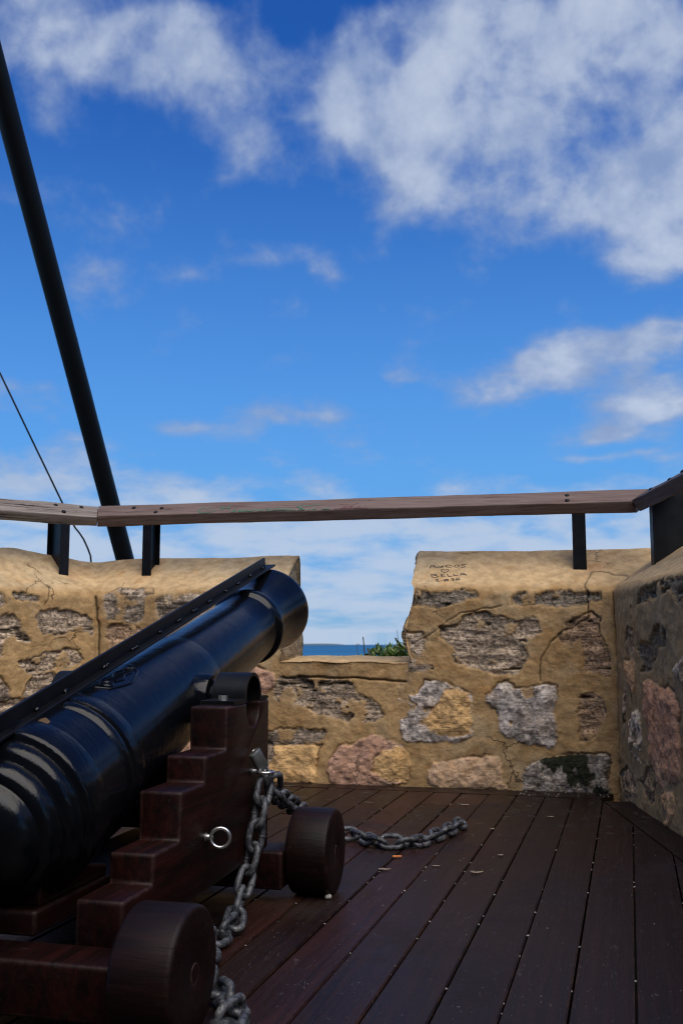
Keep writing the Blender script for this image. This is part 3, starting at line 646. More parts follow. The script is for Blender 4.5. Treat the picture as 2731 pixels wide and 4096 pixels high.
    near = np.exp(-((s - GS1) / .05) ** 2) * (k < .5) * (z2 > SILL) * front + endw * (s > 1.2)
    bul = .022 * np.sin((zb - .56) * 17) * near
    px += dC[0] * (sg * en - bul * .8); py += dC[1] * (sg * en - bul * .8)
    # left merlon end leans back towards its top
    nl = endw * (s < 1.2) + np.exp(-((s - GS0) / .03) ** 2) * (k < .5) * (s < GS0)
    sh = (-.040 * sstep(z2, .86, 1.02) + .014 * np.sin((z2 - .5) * 15)) * nl * (z2 > SILL)
    px += dC[0] * sh; py += dC[1] * sh
    z3 = z2 + bump_ * (z2 > .1)
    col = np.clip(col, .01, .9)
    ec = (endw * .75)[..., None]; col = col * (1 - ec) + np.array([.34, .27, .18]) * (1 + .3 * M3[..., None]) * ec
    stone = np.maximum(stone, endw * .7)
    V = np.stack([px, py, z3], -1).reshape(-1, 3)
    idx = np.arange(nc * nv).reshape(nc, nv)
    low_ = prof[:, 1] < SILL - .012
    low_ &= (np.arange(nv) < nf)
    for g_s in (GS0, GS1):
        cs = np.where(np.abs(S - g_s) < 1e-9)[0]; keep = cs[0] if g_s == GS0 else cs[-1]
        for c_ in cs: idx[c_, low_] = idx[keep, low_]
    F = np.stack([idx[:-1, :-1], idx[1:, :-1], idx[1:, 1:], idx[:-1, 1:]], -1).reshape(-1, 4)
    F = F[(F[:, 0] != F[:, 1]) & (F[:, 2] != F[:, 3])]
    me = bpy.data.meshes.new('parapet_wall')
    me.vertices.add(len(V)); me.vertices.foreach_set('co', V.ravel())
    me.loops.add(F.size); me.loops.foreach_set('vertex_index', F.ravel().astype(np.int32))
    me.polygons.add(len(F)); me.polygons.foreach_set('loop_start', np.arange(0, F.size, 4, dtype=np.int32))
    me.update(); me.validate()
    me.polygons.foreach_set('use_smooth', np.ones(len(me.polygons), bool))
    a = me.color_attributes.new('Col', 'FLOAT_COLOR', 'POINT')
    a.data.foreach_set('color', np.concatenate([col.reshape(-1, 3), np.ones((nc * nv, 1))], 1).astype(np.float32).ravel())
    for nme, arr in (('stone', stone), ('dirt', dirt)):
        a = me.attributes.new(nme, 'FLOAT', 'POINT'); a.data.foreach_set('value', arr.astype(np.float32).ravel())
    me.materials.append(MW)
    return link(bpy.data.objects.new('parapet_wall', me))
wall = build_wall()
tag(wall, 'tan rendered limestone parapet with rough stones showing and a gun opening', 'wall')
bpy.context.view_layer.update()

def ribbon(bm, pts, wd, nrm):
    """thin flat brush stroke lying on a surface; pts are points just above it"""
    pts = [Vector(p) for p in pts]; n = len(pts); rows = []
    for i in range(n):
        t = pts[min(i + 1, n - 1)] - pts[max(i - 1, 0)]
        if t.length < 1e-9: t = Vector((1, 0, 0))
        t.normalize(); sde = t.cross(nrm).normalized() * (wd * .5 * random.uniform(.75, 1.2))
        e = t * wd * .3 * (-1 if i == 0 else (1 if i == n - 1 else 0))
        rows.append((bm.verts.new(pts[i] + sde + e), bm.verts.new(pts[i] - sde + e)))
    for a, b in zip(rows, rows[1:]): bm.faces.new((a[0], b[0], b[1], a[1]))
def dense(pts, step):
    out = []
    for a, b in zip(pts, pts[1:]):
        a, b = Vector(a), Vector(b); n = max(1, int((b - a).length / step))
        out += [a.lerp(b, i / n) for i in range(n)]
    return out + [Vector(pts[-1])]
def cap_pt(u, o, z): 
    q = P1 + dC * u + nC * o; return Vector((q[0], q[1], z))
capn = Vector((-nC[0] * .515, -nC[1] * .515, .857)).normalized()
bm = bmesh.new()
for st in LETTERS:
    pp = []
    for p in dense([cap_pt(*q) for q in st], .004):
        ok, hit, nn, fi = wall.ray_cast(p + capn * .05, -capn)
        pp.append((hit if ok else p) + capn * .0012)
    ribbon(bm, pp, .0042, capn)
MINK = m_plain('faded_dark_marker', (.045, .040, .032), .8)
obj('handwriting', bm, MINK, wall)['label'] = 'dark hand-lettered names, a heart and a date on the coping'

# ------------------------------------------------------------------ deck
def clip(poly, p, n):
    out = []
    for i in range(len(poly)):
        a, b = np.array(poly[i]), np.array(poly[(i + 1) % len(poly)])
        da, db = (a - p) @ n, (b - p) @ n
        if da <= 0: out.append(tuple(a))
        if (da < 0) != (db < 0) and abs(da - db) > 1e-9: out.append(tuple(a + (b - a) * da / (da - db)))
    return out
def build_deck():
    bm = bmesh.new(); cl = bm.loops.layers.float_color.new('Col'); rnd = random.Random(11)
    def board(poly, tint):
        if len(poly) < 3: return
        z1 = rnd.uniform(-.0012, .0012); n0 = len(bm.faces)
        A = [bm.verts.new((x, y, -.024)) for x, y in poly]; B = [bm.verts.new((x, y, z1)) for x, y in poly]
        fs = [bm.faces.new(B), bm.faces.new(list(reversed(A)))]
        n = len(poly)
        for i in range(n): fs.append(bm.faces.new((A[i], A[(i + 1) % n], B[(i + 1) % n], B[i])))
        r = bmesh.ops.bevel(bm, geom=[e for e in {e for e in fs[0].edges}], offset=.0022, segments=2, affect='EDGES')
        bm.faces.ensure_lookup_table()
        for f in bm.faces[n0:]:
            for l in f.loops: l[cl] = (tint[0], tint[1], tint[2], 1)
    pr = np.array([-.121, 4.133])                    # inner edge of the border board on the right
    wC = lambda x: 4.344 + .0513 * (x - 0)           # wall line at x
    k = -33
    x = -.01 - 33 * .1125
    while x < 3.2:
        x0, x1 = x + .0022, x + .1125 - .0022
        if abs(x - (-.1225)) < .002: x0, x1 = x + .0028, x + .1125 - .0028
        cuts = [rnd.uniform(-1.2, 4.0)] if (rnd.random() < .6 and x < -1.2) else []
        if abs(x - (-.797)) < .01: cuts = [3.86]
        ys = [-2.2] + cuts + [4.5]
        for ya, yb in zip(ys, ys[1:]):
            t = rnd.uniform(.82, 1.22); r = rnd.uniform(.96, 1.08)
            if yb > 4 and abs(x - (-.797)) < .15: t, r = t * 1.25, 1.3
            poly = [(x0, ya + .002), (x1, ya + .002), (x1, yb - .002), (x0, yb - .002)]
            poly = clip(poly, np.array([-.8, 4.165]), np.array([-.02, 1.]))
            if len(poly) > 2: poly = clip(poly, pr, nR)
            if len(poly) > 2 and x < -2.2: poly = clip(poly, P1 + nL * -.12, nL)
            board(poly, (t * r, t, t * .98))
        x += .1125
    # border boards: along the middle wall, along the right wall
    a = [(-2.45, 4.138), (-.8, 4.171), (-.13, 4.184), (-.075, 4.33), (-2.45, 4.21)]
    board([(-2.45, 4.138), (-.8, 4.171), (-.132, 4.184), (-.085, 4.33), (-2.45, 4.208)], (1.05, 1., 1.))
    for q0, q1 in ((.0, .9), (.905, 2.0), (2.005, 3.2), (3.205, 4.4)):
        a0 = pr + dR * q0 + nR * .004; a1 = pr + dR * q1 + nR * .004
        board([tuple(a0), tuple(a1), tuple(a1 + nR * .118), tuple(a0 + nR * .118)][::-1], (.9, .9, .92))
    bmesh.ops.recalc_face_normals(bm, faces=bm.faces[:])
    return obj('deck', bm, MDK)
deck = build_deck(); tag(deck, kind='structure')
bm = bmesh.new()
for f in [[(-9, -4), (9, -4), (9, 4.6), (-9, 4.6)]]:
    bm.faces.new([bm.verts.new((x, y, -.05)) for x, y in f])
MVOID = m_plain('dark_void', (.020, .016, .012), .95)  # dark sheet standing in for the shaded void under the boards
tag(obj('ground_under_deck', bm, MVOID), kind='structure')

# limestone wall added unseen behind the viewer to darken foreground and barrel reflections
bm = bmesh.new(); add_box(bm, -7, 7, -3.6, -3.1, -.5, 4.2)
tag(obj('added_shade_wall', bm, m_plain('shade_wall_stone', (.26, .21, .14), .95, 6, .3, .5, .02)), kind='structure')
# outside: fall of the headland, sea, island
def grid(name, mat_, xs, ys, fz):
    bm = bmesh.new(); V = [[bm.verts.new((x, y, fz(x, y))) for x in xs] for y in ys]
    for j in range(len(ys) - 1):
        for i in range(len(xs) - 1): bm.faces.new((V[j][i], V[j][i + 1], V[j + 1][i + 1], V[j + 1][i]))
    return obj(name, bm, mat_, None, 180)
MGR = m_plain('scrubby_slope', (.09, .085, .05), .95, 3, .5)
HS = 30.0
def hill(x, y):
    d = max(0, y - 4.7)
    return -1.2 - 30.5 * (1 - math.exp(-(d / 38.0) ** 1.4)) + .5 * sin(x * .21 + y * .13) * min(1, d / 10)
tag(grid('ground', MGR, [i * 6 - 90 for i in range(31)], [4.63 + (i ** 1.6) * .9 for i in range(26)], hill), kind='structure')
bm = bmesh.new(); RR = 2850; c0 = bm.verts.new((0, 0, -HS)); rg = []
for i in range(257): 
    a = radians(-75 + 150 * i / 256); rg.append(bm.verts.new((RR * sin(a), RR * cos(a), -HS)))
for i in range(256): bm.faces.new((c0, rg[i + 1], rg[i]))
tag(obj('sea', bm, MSEA), kind='structure')
MIS = m_plain('hazed_island_scrub', (.10, .13, .14), .95, .02, .3, 0)  # haze of distance put into the island's bluish grey colour
def isl(name, azs, az1, hmax, seed):
    bm = bmesh.new(); n = 60; D = 2780
    rows = []
    for i in range(n + 1):
        u = i / n; a = azs + (az1 - azs) * u
        hh = hmax * (sin(pi * u) ** .5) * (.55 + .45 * float(vnoise(np.array(u * 7.), np.array(0.), np.array(0.), seed)))
        r = []
        for j, (dd, k) in enumerate(((-55, 0), (-20, .7), (0, 1), (20, .8), (60, 0))):
            r.append(bm.verts.new(((D + dd) * sin(a), (D + dd) * cos(a), -HS - .5 + (hh + .5) * k)))
        rows.append(r)
    for A, B in zip(rows, rows[1:]):
        for j in range(4): bm.faces.new((A[j], B[j], B[j + 1], A[j + 1]))
    return tag(obj(name, bm, MIS, None, 180), kind='structure')
isl('island', -.345, -.274, 8.5, 4); isl('island', -.2675, -.2605, 5.5, 9)

# ------------------------------------------------------------------ railing
TH = radians(32); RZ = 1.222; RW = .124; RT = .056
railing = empty('railing', (P1[0], P1[1], 0)); tag(railing, 'three-piece timber handrail on black steel posts above the limestone parapet', 'railing')
bpy.context.view_layer.update()
def to_rail(v): return Vector(v) - Vector((P1[0], P1[1], 0))
def rail_board(name, origin, d, n, L0, L1, sh0, sh1, mat_, seed, rough=.0012, label=None, rnd_end=None):
    """board from L0 to L1 along d, its face tilted up along n; sh = mitre shift of the back edge at each end"""
    bm = bmesh.new(); c_, s_ = cos(TH), sin(TH); r = .005; NL = 90
    # section corners (w across the face, t down through the thickness)
    sec = []
    for (w0, t0, a0) in ((r, r, 180), (RW - r, r, 270), (RW - r, RT - r, 0), (r, RT - r, 90)):
        for k in range(4):
            a = radians(a0 + k * 30); sec.append((w0 + r * cos(a), t0 + r * sin(a)))
    full = []
    for i in range(len(sec)):
        a, b = sec[i], sec[(i + 1) % len(sec)]; full.append(a)
        dd = math.hypot(b[0] - a[0], b[1] - a[1])
        if dd > .02:
            m = 6
            full += [(a[0] + (b[0] - a[0]) * j / m, a[1] + (b[1] - a[1]) * j / m) for j in range(1, m)]
    rings = []
    for i in range(NL + 1):
        u = i / NL; rg = []
        for (w_, t_) in full:
            hw = w_ * c_ + t_ * s_
            q = (L0 + sh0 * hw) * (1 - u) + (L1 + sh1 * hw) * u
            shrink = 1.0
            if rnd_end == 0: 
                e = max(0, 1 - (q - L0) / .045); shrink = 1 - .35 * e * e
            ww = RW / 2 + (w_ - RW / 2) * shrink; tt = RT / 2 + (t_ - RT / 2) * shrink
            nz = float(fbm(np.array(q * 1.), np.array(w_ * 5), np.array(t_ * 5), 4, 4, seed)) * rough * 2 + float(fbm(np.array(q * .5), np.array(w_ * 30), np.array(t_ * 30), 3, 2, seed + 5)) * rough
            off = ww * c_ + tt * s_; zz = RZ + ww * s_ - tt * c_ + nz
            p = origin + d * q + n * off
            rg.append(bm.verts.new(to_rail((p[0], p[1], zz + nz * .5))))
        rings.append(rg)
    m = len(full)
    for A, B in zip(rings, rings[1:]):
        for k in range(m): bm.faces.new((A[k], A[(k + 1) % m], B[(k + 1) % m], B[k]))
    bm.faces.new(list(reversed(rings[0]))); bm.faces.new(rings[-1])
    bmesh.ops.recalc_face_normals(bm, faces=bm.faces[:])
    o = obj(name, bm, mat_, railing, 40)
    if label: o['label'] = label
    return o
base_c = P1 + nC * .116
k1 = float(vm1 @ dC); k2 = float(vm2 @ dC); 
RL0, RL1 = -.060, 2.452
rc = rail_board('rail', base_c, dC, nC, RL0, RL1, -.47, .80, MR1, 3, label='reddish brown rail with green and red pen scribbles')
ql = base_c + dC * (RL0 - .003)
rl = rail_board('rail', ql, dL, nL, .0, 1.3, -.47, 0, MR2, 9, .0026, 'silver grey weathered cracked rail')
qr = base_c + dC * (RL1 + .004) + nC * .004
rr_ = rail_board('rail', qr, dR, nR, -.03, 3.0, .45, 0, MR3, 14, .002, 'dark worn rail with a rounded end', 0)
def rail_local(o0, d, n, u, w_, lift=0):
    p = o0 + d * u + n * (w_ * cos(TH)); return to_rail((p[0], p[1], RZ + w_ * sin(TH))) + Vector((-n[0] * sin(TH), -n[1] * sin(TH), cos(TH))) * lift
def dome(bm, p, nrm, r, h, seg=14):
    q = nrm.to_track_quat('Z', 'Y').to_matrix(); rows = []
    prof = [(r * 1.0, -.002), (r, h * .25), (r * .8, h * .7), (r * .45, h * .95)]
    for rr, hh in prof: rows.append([bm.verts.new(p + q @ Vector((rr * cos(2 * pi * i / seg), rr * sin(2 * pi * i / seg), hh))) for i in range(seg)])
    t = bm.verts.new(p + q @ Vector((0, 0, h)))
    for A, B in zip(rows, rows[1:]):
        for i in range(seg): bm.faces.new((A[i], A[(i + 1) % seg], B[(i + 1) % seg], B[i]))
    for i in range(seg): bm.faces.new((rows[-1][i], rows[-1][(i + 1) % seg], t))
nt = lambda n: Vector((-n[0] * sin(TH), -n[1] * sin(TH), cos(TH)))
for (o0, d, n, lst, par) in ((base_c, dC, nC, BOLTC, rc), (ql, dL, nL, [(.05, .09), (.16, .025), (.18, .092)], rl), (qr, dR, nR, [(.13, .06), (.5, .03), (.5, .09)], rr_)):
    for u, w_ in lst:
        bm = bmesh.new(); dome(bm, rail_local(o0, d, n, u, w_, .001), nt(n), .0105, .0065); obj('bolt', bm, MBS, par, 50)
MG = m_plain('green_marker', (.035, .21, .105), .6); MRD = m_plain('red_marker', (.19, .035, .045), .6)
for nm, data, mm, wd in (('green_pen_writing', GREEN, MG, .0034), ('red_pen_writing', RED, MRD, .0026)):
    bm = bmesh.new()
    for st in data:
        ribbon(bm, [rail_local(base_c, dC, nC, p.x, min(max(p.y, .004), RW - .004), .0030) for p in dense([(a, b, 0) for a, b in st], .01)], wd, nt(nC))
    obj(nm, bm, mm, rc)
def post(s0, fl, webd, topz=None, web_side=0, reach=.0):
    o0 = P1 + dC * s0 if 0 <= s0 <= LC else (P1 + dL * (-s0) if s0 < 0 else P2 + dR * (s0 - LC))
    d, n = (dC, nC) if 0 <= s0 <= LC else ((-dL, nL) if s0 < 0 else (dR, nR))
    bm = bmesh.new()
    F0 = .146; Rz = lambda o: RZ - RT / cos(TH) + (o - .116) * math.tan(TH) - .001
    def prism(o_a, o_b, u_a, u_b):
        vs = []
        for o_ in (o_a, o_b):
            for u_ in (u_a, u_b):
                p = o0 + d * u_ + n * o_
                for z_ in (.858 + .614 * (o_ - .03) - .05, Rz(o_)): vs.append(bm.verts.new(to_rail((p[0], p[1], z_))))
        for f in ((0, 1, 3, 2), (4, 6, 7, 5), (0, 4, 5, 1), (2, 3, 7, 6), (0, 2, 6, 4), (1, 5, 7, 3)): bm.faces.new([vs[i] for i in f])
    prism(F0, F0 + .007, -fl / 2, fl / 2)
    prism(F0 + .0075, F0 + webd, web_side - .004, web_side + .004)
    prism(F0 + webd + .0005, F0 + webd + .007, -fl / 2, fl / 2)
    bmesh.ops.recalc_face_normals(bm, faces=bm.faces[:])
    o = obj('post', bm, MBS, railing); md = o.modifiers.new('b', 'BEVEL'); md.width = .0012; md.segments = 2
    return o
post(.190, .047, .10); post(2.232, .058, .05); post(-.10, .047, .165); post(LC + .085, .05, .19); post(-.85, .05, .10); post(LC + 1.2, .05, .12)

# ------------------------------------------------------------------ leaning mast and its stay
a, b = Vector((-4.649, 8.636, 1.376)), Vector((-4.311, 6.145, 4.311)); dd = (b - a)
bm = bmesh.new(); r0 = .0895
pts = [a - dd * .86 + dd * .06 * i for i in range(50)]
add_tube(bm, pts, [r0 - .0002 * i for i in range(50)], 40)
m, t, bb = mat('black_mast_paint'); o = tco(t); n_ = t.noise(o, 6, 5, .6)
t.put(bb.inputs['Base Color'], t.mix(n_, (.0025, .0025, .003, 1), (.008, .008, .009, 1))); bb.inputs['Roughness'].default_value = .5; bb.inputs['Specular IOR Level'].default_value = .2
t.put(bb.inputs['Normal'], t.bump(t.noise(o, 30, 4, .6), .2, .003))
mast = obj('mast', bm, m, None, 60); tag(mast, 'tall black leaning mast pole rising behind the parapet', 'mast')
MGP = m_plain('green_paint', (.02, .22, .13), .5)
# green paint dabs on its right flank
camv = (Vector((0, 0, .65)) - (a + b) / 2).normalized(); ax = dd.normalized(); side = ax.cross(camv).normalized()
if side.x < 0: side = -side
for (f_, h_, w0) in ((.585, .07, 20), (.44, .34, 10)):
    bm = bmesh.new(); c_ = a + dd * f_; vs0 = []
    for i in range(9):
        u = i / 8; th = radians(w0 * (1 - abs(2 * u - 1)) + 3)
        row = []
        for k in range(5):
            ang = th * (k / 4) * 1.0 - radians(6)
            dirv = side * cos(ang) + camv * sin(ang)
            row.append(bm.verts.new(c_ + ax * h_ * (u - .5) * .5 + dirv * (r0 - .002)))
        vs0.append(row)
    for A, B in zip(vs0, vs0[1:]):
        for k in range(4): bm.faces.new((A[k], A[k + 1], B[k + 1], B[k]))
    obj('green_paint_mark', bm, MGP, mast)
bm = bmesh.new()
cab = [(-5.781, 7.718, 3.563), (-5.563, 7.844, 3.067), (-5.30, 7.997, 2.455), (-5.038, 8.15, 1.849), (-4.98, 8.18, 1.728), (-4.939, 8.205, 1.636), (-4.90, 8.222, 1.585), (-4.865, 8.24, 1.527), (-4.83, 8.262, 1.44), (-4.808, 8.276, 1.373), (-4.80, 8.29, 1.25), (-4.80, 8.3, .2)]
cab = [tuple(np.array(cab[0]) + (np.array(cab[0]) - np.array(cab[1])) * 9)] + cab
add_tube(bm, cab, .0085, 8)
tag(obj('stay_cable', bm, MBS, None, 60), 'thin dark stay cable slanting down beside the mast, slack at its foot', 'cable')

# ------------------------------------------------------------------ shrub beyond the opening
def leafy(name, center, rad, nleaf, size, seed, col0, col1, label, ground_z, zmax=None):
    rnd = random.Random(seed)
    m_, t, b = mat(name + '_leaf'); oi = t.new('ShaderNodeNewGeometry')
    n_ = t.noise(tco(t), 9, 3, .6); n2 = t.noise(tco(t), 70, 2, .5)
    c = t.mix(t.ss(n_, .35, .65), col0, col1); c = t.mix(t.ss(n2, .6, .75), c, (.16, .15, .03, 1))
    t.put(b.inputs['Base Color'], c); b.inputs['Roughness'].default_value = .45
    root = empty(name, (center[0], center[1], ground_z)); tag(root, label, 'shrub')
    bs = bmesh.new(); bl = bmesh.new(); C0 = Vector(center)
    for i in range(26):
        tip = C0 + Vector((rnd.gauss(0, .42) * rad[0], rnd.gauss(0, .45) * rad[1], rnd.uniform(.25, 1.0) * rad[2]))
        base = Vector((C0.x + rnd.uniform(-.1, .1), C0.y + rnd.uniform(-.1, .1), ground_z)); mid = base.lerp(tip, .55) + Vector((rnd.uniform(-.1, .1), rnd.uniform(-.1, .1), 0))
        pts = [base.lerp(mid, k / 5).lerp(mid.lerp(tip, k / 5), k / 5) for k in range(6)]
        pts = [p - Vector((center[0], center[1], ground_z)) for p in pts]
        add_tube(bs, pts, [.012 - .0018 * k for k in range(6)], 5)
    for x, y, z, z2 in SPRIGS:
        add_tube(bs, [Vector((x - .03, y, z - .3)) - Vector((center[0], center[1], ground_z)), Vector((x, y, z)) - Vector((center[0], center[1], ground_z)), Vector((x - .015, y, z2)) - Vector((center[0], center[1], ground_z))], [.0028, .002, .0012], 5)
    for i in range(nleaf):
        u = Vector((rnd.gauss(0, 1), rnd.gauss(0, 1), rnd.gauss(0, 1))).normalized() * rnd.random() ** .4
        p = C0 + Vector((u.x * rad[0], u.y * rad[1], u.z * rad[2]))
        lim = .546 + .045 * min(1, max(0, (p.x + 1.27) / .06)) + .016 * sin(p.x * 60) + .008 * sin(p.x * 143)
        if p.z > lim: p.z = lim - rnd.random() ** 1.5 * .12
        p -= Vector((center[0], center[1], ground_z))
        d = Vector((rnd.uniform(-1, 1), rnd.uniform(-1, 1), rnd.uniform(.1, 1.3))).normalized(); s_ = d.cross(Vector((rnd.uniform(-1, 1), rnd.uniform(-1, 1), rnd.uniform(-1, 1)))).normalized(); nn = d.cross(s_)
        L = size * rnd.uniform(.6, 1.3); wd = L * .20
        a_ = bl.verts.new(p); b_ = bl.verts.new(p + d * L * .5 + s_ * wd); c_ = bl.verts.new(p + d * L); e_ = bl.verts.new(p + d * L * .5 - s_ * wd); f_ = bl.verts.new(p + d * L * .5 + nn * L * .08)
        bl.faces.new((a_, b_, f_)); bl.faces.new((b_, c_, f_)); bl.faces.new((c_, e_, f_)); bl.faces.new((e_, a_, f_))
    obj('stem', bs, m_plain('twig_bark', (.10, .075, .05), .9), root, 60); obj('leaves', bl, m_, root)
SPRIGS = [(-1.46, 5.45, .50, .585), (-1.38, 5.45, .50, .57), (-1.222, 5.42, .58, .672)]
leafy('shrub', (-1.20, 5.55, .15), (.40, .30, .50), 9000, .055, 5, (.040, .095, .014, 1), (.13, .19, .03, 1), 'green leafy shrub growing just beyond the gun opening', -1.2)

# ------------------------------------------------------------------ cannon and its stepped carriage
PSI = radians(2.19); EL = radians(15.28)
cannon = empty('cannon', (-1.13, 2.29, 0), PSI)
tag(cannon, 'black painted muzzle-loading cannon on a stepped red-brown timber carriage with four small wheels', 'cannon')
MB = Matrix.Translation((0, 0, .491)) @ Matrix.Rotation(EL, 4, 'X')
prof = [(-.945, 0), (-.938, .018), (-.925, .033), (-.905, .043), (-.885, .045), (-.865, .040), (-.850, .031), (-.842, .029), (-.832, .034), (-.826, .048), (-.820, .058), (-.812, .062), (-.803, .060), (-.798, .058), (-.794, .066), (-.784, .084), (-.772, .097), (-.762, .104), (-.752, .106), (-.748, .108), (-.745, .118), (-.738, .126), (-.728, .131), (-.716, .133), (-.708, .131), (-.705, .134), (-.702, .142), (-.695, .149), (-.684, .153), (-.673, .152), (-.667, .149), (-.664, .152), (-.662, .158), (-.658, .163), (-.652, .165), (-.600, .1635), (-.594, .162), (-.592, .1545),
        (-.54, .153), (-.492, .1515), (-.489, .154), (-.484, .157), (-.476, .1585), (-.468, .157), (-.464, .154), (-.462, .152), (-.460, .155), (-.457, .1585), (-.450, .1592), (-.432, .1575), (-.415, .1545), (-.412, .1475), (-.30, .1425), (-.10, .1345), (.06, .128), (.115, .126), (.118, .1255), (.121, .121),
        (.30, .1165), (.50, .111), (.652, .1065), (.656, .1085), (.660, .1135), (.666, .1185), (.676, .1208), (.690, .1212), (.698, .1200), (.703, .1165), (.706, .1115), (.712, .1092), (.73, .1088), (.76, .1105), (.79, .1140), (.82, .1195), (.85, .1265), (.875, .1325), (.893, .1370), (.902, .1388), (.908, .1392), (.914, .1385), (.918, .1360), (.919, .132), (.919, .078), (.915, .075), (.45, .074), (.44, 0)]
bm = bmesh.new(); add_lathe(bm, prof, 160, MB)
bmesh.ops.recalc_face_normals(bm, faces=bm.faces[:])
# trunnions with their rimbases grow out of the barrel
TY = -.018; TZ = .494
for sx in (-1, 1):
    Mx = Matrix.Translation((0, TY, TZ)) @ Matrix.Rotation(radians(-90 * sx), 4, 'Z')
    add_lathe(bm, [(.10, .060), (.148, .060), (.1535, .0575), (.155, .050), (.156, .044), (.158, .0415), (.228, .0405), (.231, .038), (.231, 0)], 64, Mx)
barrel = obj('barrel', bm, MBP, cannon, 38)
def surf(t_, a_, lift=0):
    """point on the second reinforce at axial t, angle a (deg, 90 = top)"""
    r = .1425 - (t_ + .30) * .040 + lift
    return MB @ Vector((r * cos(radians(a_)), t_, r * sin(radians(a_))))
# worn raised emblem cast on top of the barrel, and vent patch
bm = bmesh.new()
for st in (CREST):
    pp = [surf(t_, a_, .0005) for t_, a_ in st]
    pp2 = []
    for i in range(len(pp) - 1): pp2 += [pp[i].lerp(pp[i + 1], k / 3) for k in range(3)]
    pp2.append(pp[-1]); add_tube(bm, pp2, .0030, 8)
add_tube(bm, [surf(-.315 + .013 * cos(a), 77 + 5.2 * sin(a), .0002) for a in np.linspace(0, 2 * pi, 22)[:-1]], .0035, 8, closed=True)
add_tube(bm, [surf(-.315 + .006 * cos(a), 77 + 2.4 * sin(a), .0002) for a in np.linspace(0, 2 * pi, 16)[:-1]], .003, 8, closed=True)
obj('raised_emblem', bm, MBP, barrel, 60)
# paint-chipped ochre patch showing near the vent block
bm = bmesh.new(); pt = []
for i in range(14):
    a = 2 * pi * i / 14; t_ = -.575 + .014 * cos(a) * (1 + .3 * sin(3 * a)); an = 78 + 4.5 * sin(a)
    pt.append(bm.verts.new(MB @ Vector((.1546 * cos(radians(an)), t_, .1546 * sin(radians(an))))))
bm.faces.new(pt); obj('chipped_paint', bm, m_plain('ochre_undercoat', (.10, .055, .022), .8), barrel)

# the inverted T-iron laid along the top
def barpt(t_, s_, h_):
    hf = .165 + (t_ + .75) * (.1475 - .165) / 1.69
    return MB @ Vector((s_, t_, hf + h_))
bm = bmesh.new()
def bar_prism(s0, s1, h0, h1, t0, t1, n=24):
    rows = []
    for i in range(n + 1):
        t_ = t0 + (t1 - t0) * i / n; j = .0007 * sin(i * 2.3)
        rows.append([bm.verts.new(barpt(t_, s_, h_ + j * 0)) for s_, h_ in ((s0, h0), (s1, h0), (s1, h1), (s0, h1))])
    for A, B in zip(rows, rows[1:]):
        for k in range(4): bm.faces.new((A[k], A[(k + 1) % 4], B[(k + 1) % 4], B[k]))
    bm.faces.new(list(reversed(rows[0]))); bm.faces.new(rows[-1])
bar_prism(-.024, .024, -.006, 0, -1.55, .948)
bar_prism(-.0035, .0035, .0004, .031, -1.55, .905)
bmesh.ops.recalc_face_normals(bm, faces=bm.faces[:])
bar = obj('sighting_bar', bm, MBS, cannon)
md = bar.modifiers.new('b', 'BEVEL'); md.width = .0012; md.segments = 2
# weld beads along the root of the upright
rnd = random.Random(5)
for t_ in (-.70, -.545, -.435, -.265, -.115, .04, .155, .265, .375, .515, .625, .745, .865):
    bm = bmesh.new(); L = rnd.uniform(.014, .028)
    for k in range(rnd.randint(3, 5)):
        c_ = barpt(t_ + L * (k / 4 - .5), .0055 + rnd.uniform(-.001, .001), .002 + rnd.uniform(0, .002))
        r = bmesh.ops.create_icosphere(bm, subdivisions=2, radius=rnd.uniform(.0035, .0055), matrix=Matrix.Translation(c_))
        for v in r['verts']: v.co += Vector((rnd.uniform(-1, 1), rnd.uniform(-1, 1), rnd.uniform(-1, 1))) * .0009
    obj('weld_bead', bm, MBP, bar, 60)
# packing block under the bar behind the reinforce ring
bm = bmesh.new()
for (s0, s1, t0, t1) in ((-.020, .022, -.585, -.475),):
    pr = [(.1515, None)]
    vs = [bm.verts.new(MB @ Vector((s_, t_, h_)) if h_ is not None else barpt(t_, s_, -.0065)) for t_ in (t0, t1) for s_ in (s0, s1) for h_ in (.146, None)]
    for f in ((0, 1, 3, 2), (4, 6, 7, 5), (0, 4, 5, 1), (2, 3, 7, 6), (0, 2, 6, 4), (1, 5, 7, 3)): bm.faces.new([vs[i] for i in f])
bmesh.ops.recalc_face_normals(bm, faces=bm.faces[:])
obj('packing_block', bm, MBS, bar)
# far-side bracket of the bar at the muzzle
bm = bmesh.new(); add_box(bm, -.030, -.0245, .900, .945, .128, .156, .0015, MB)
obj('muzzle_clip', bm, MBS, bar)

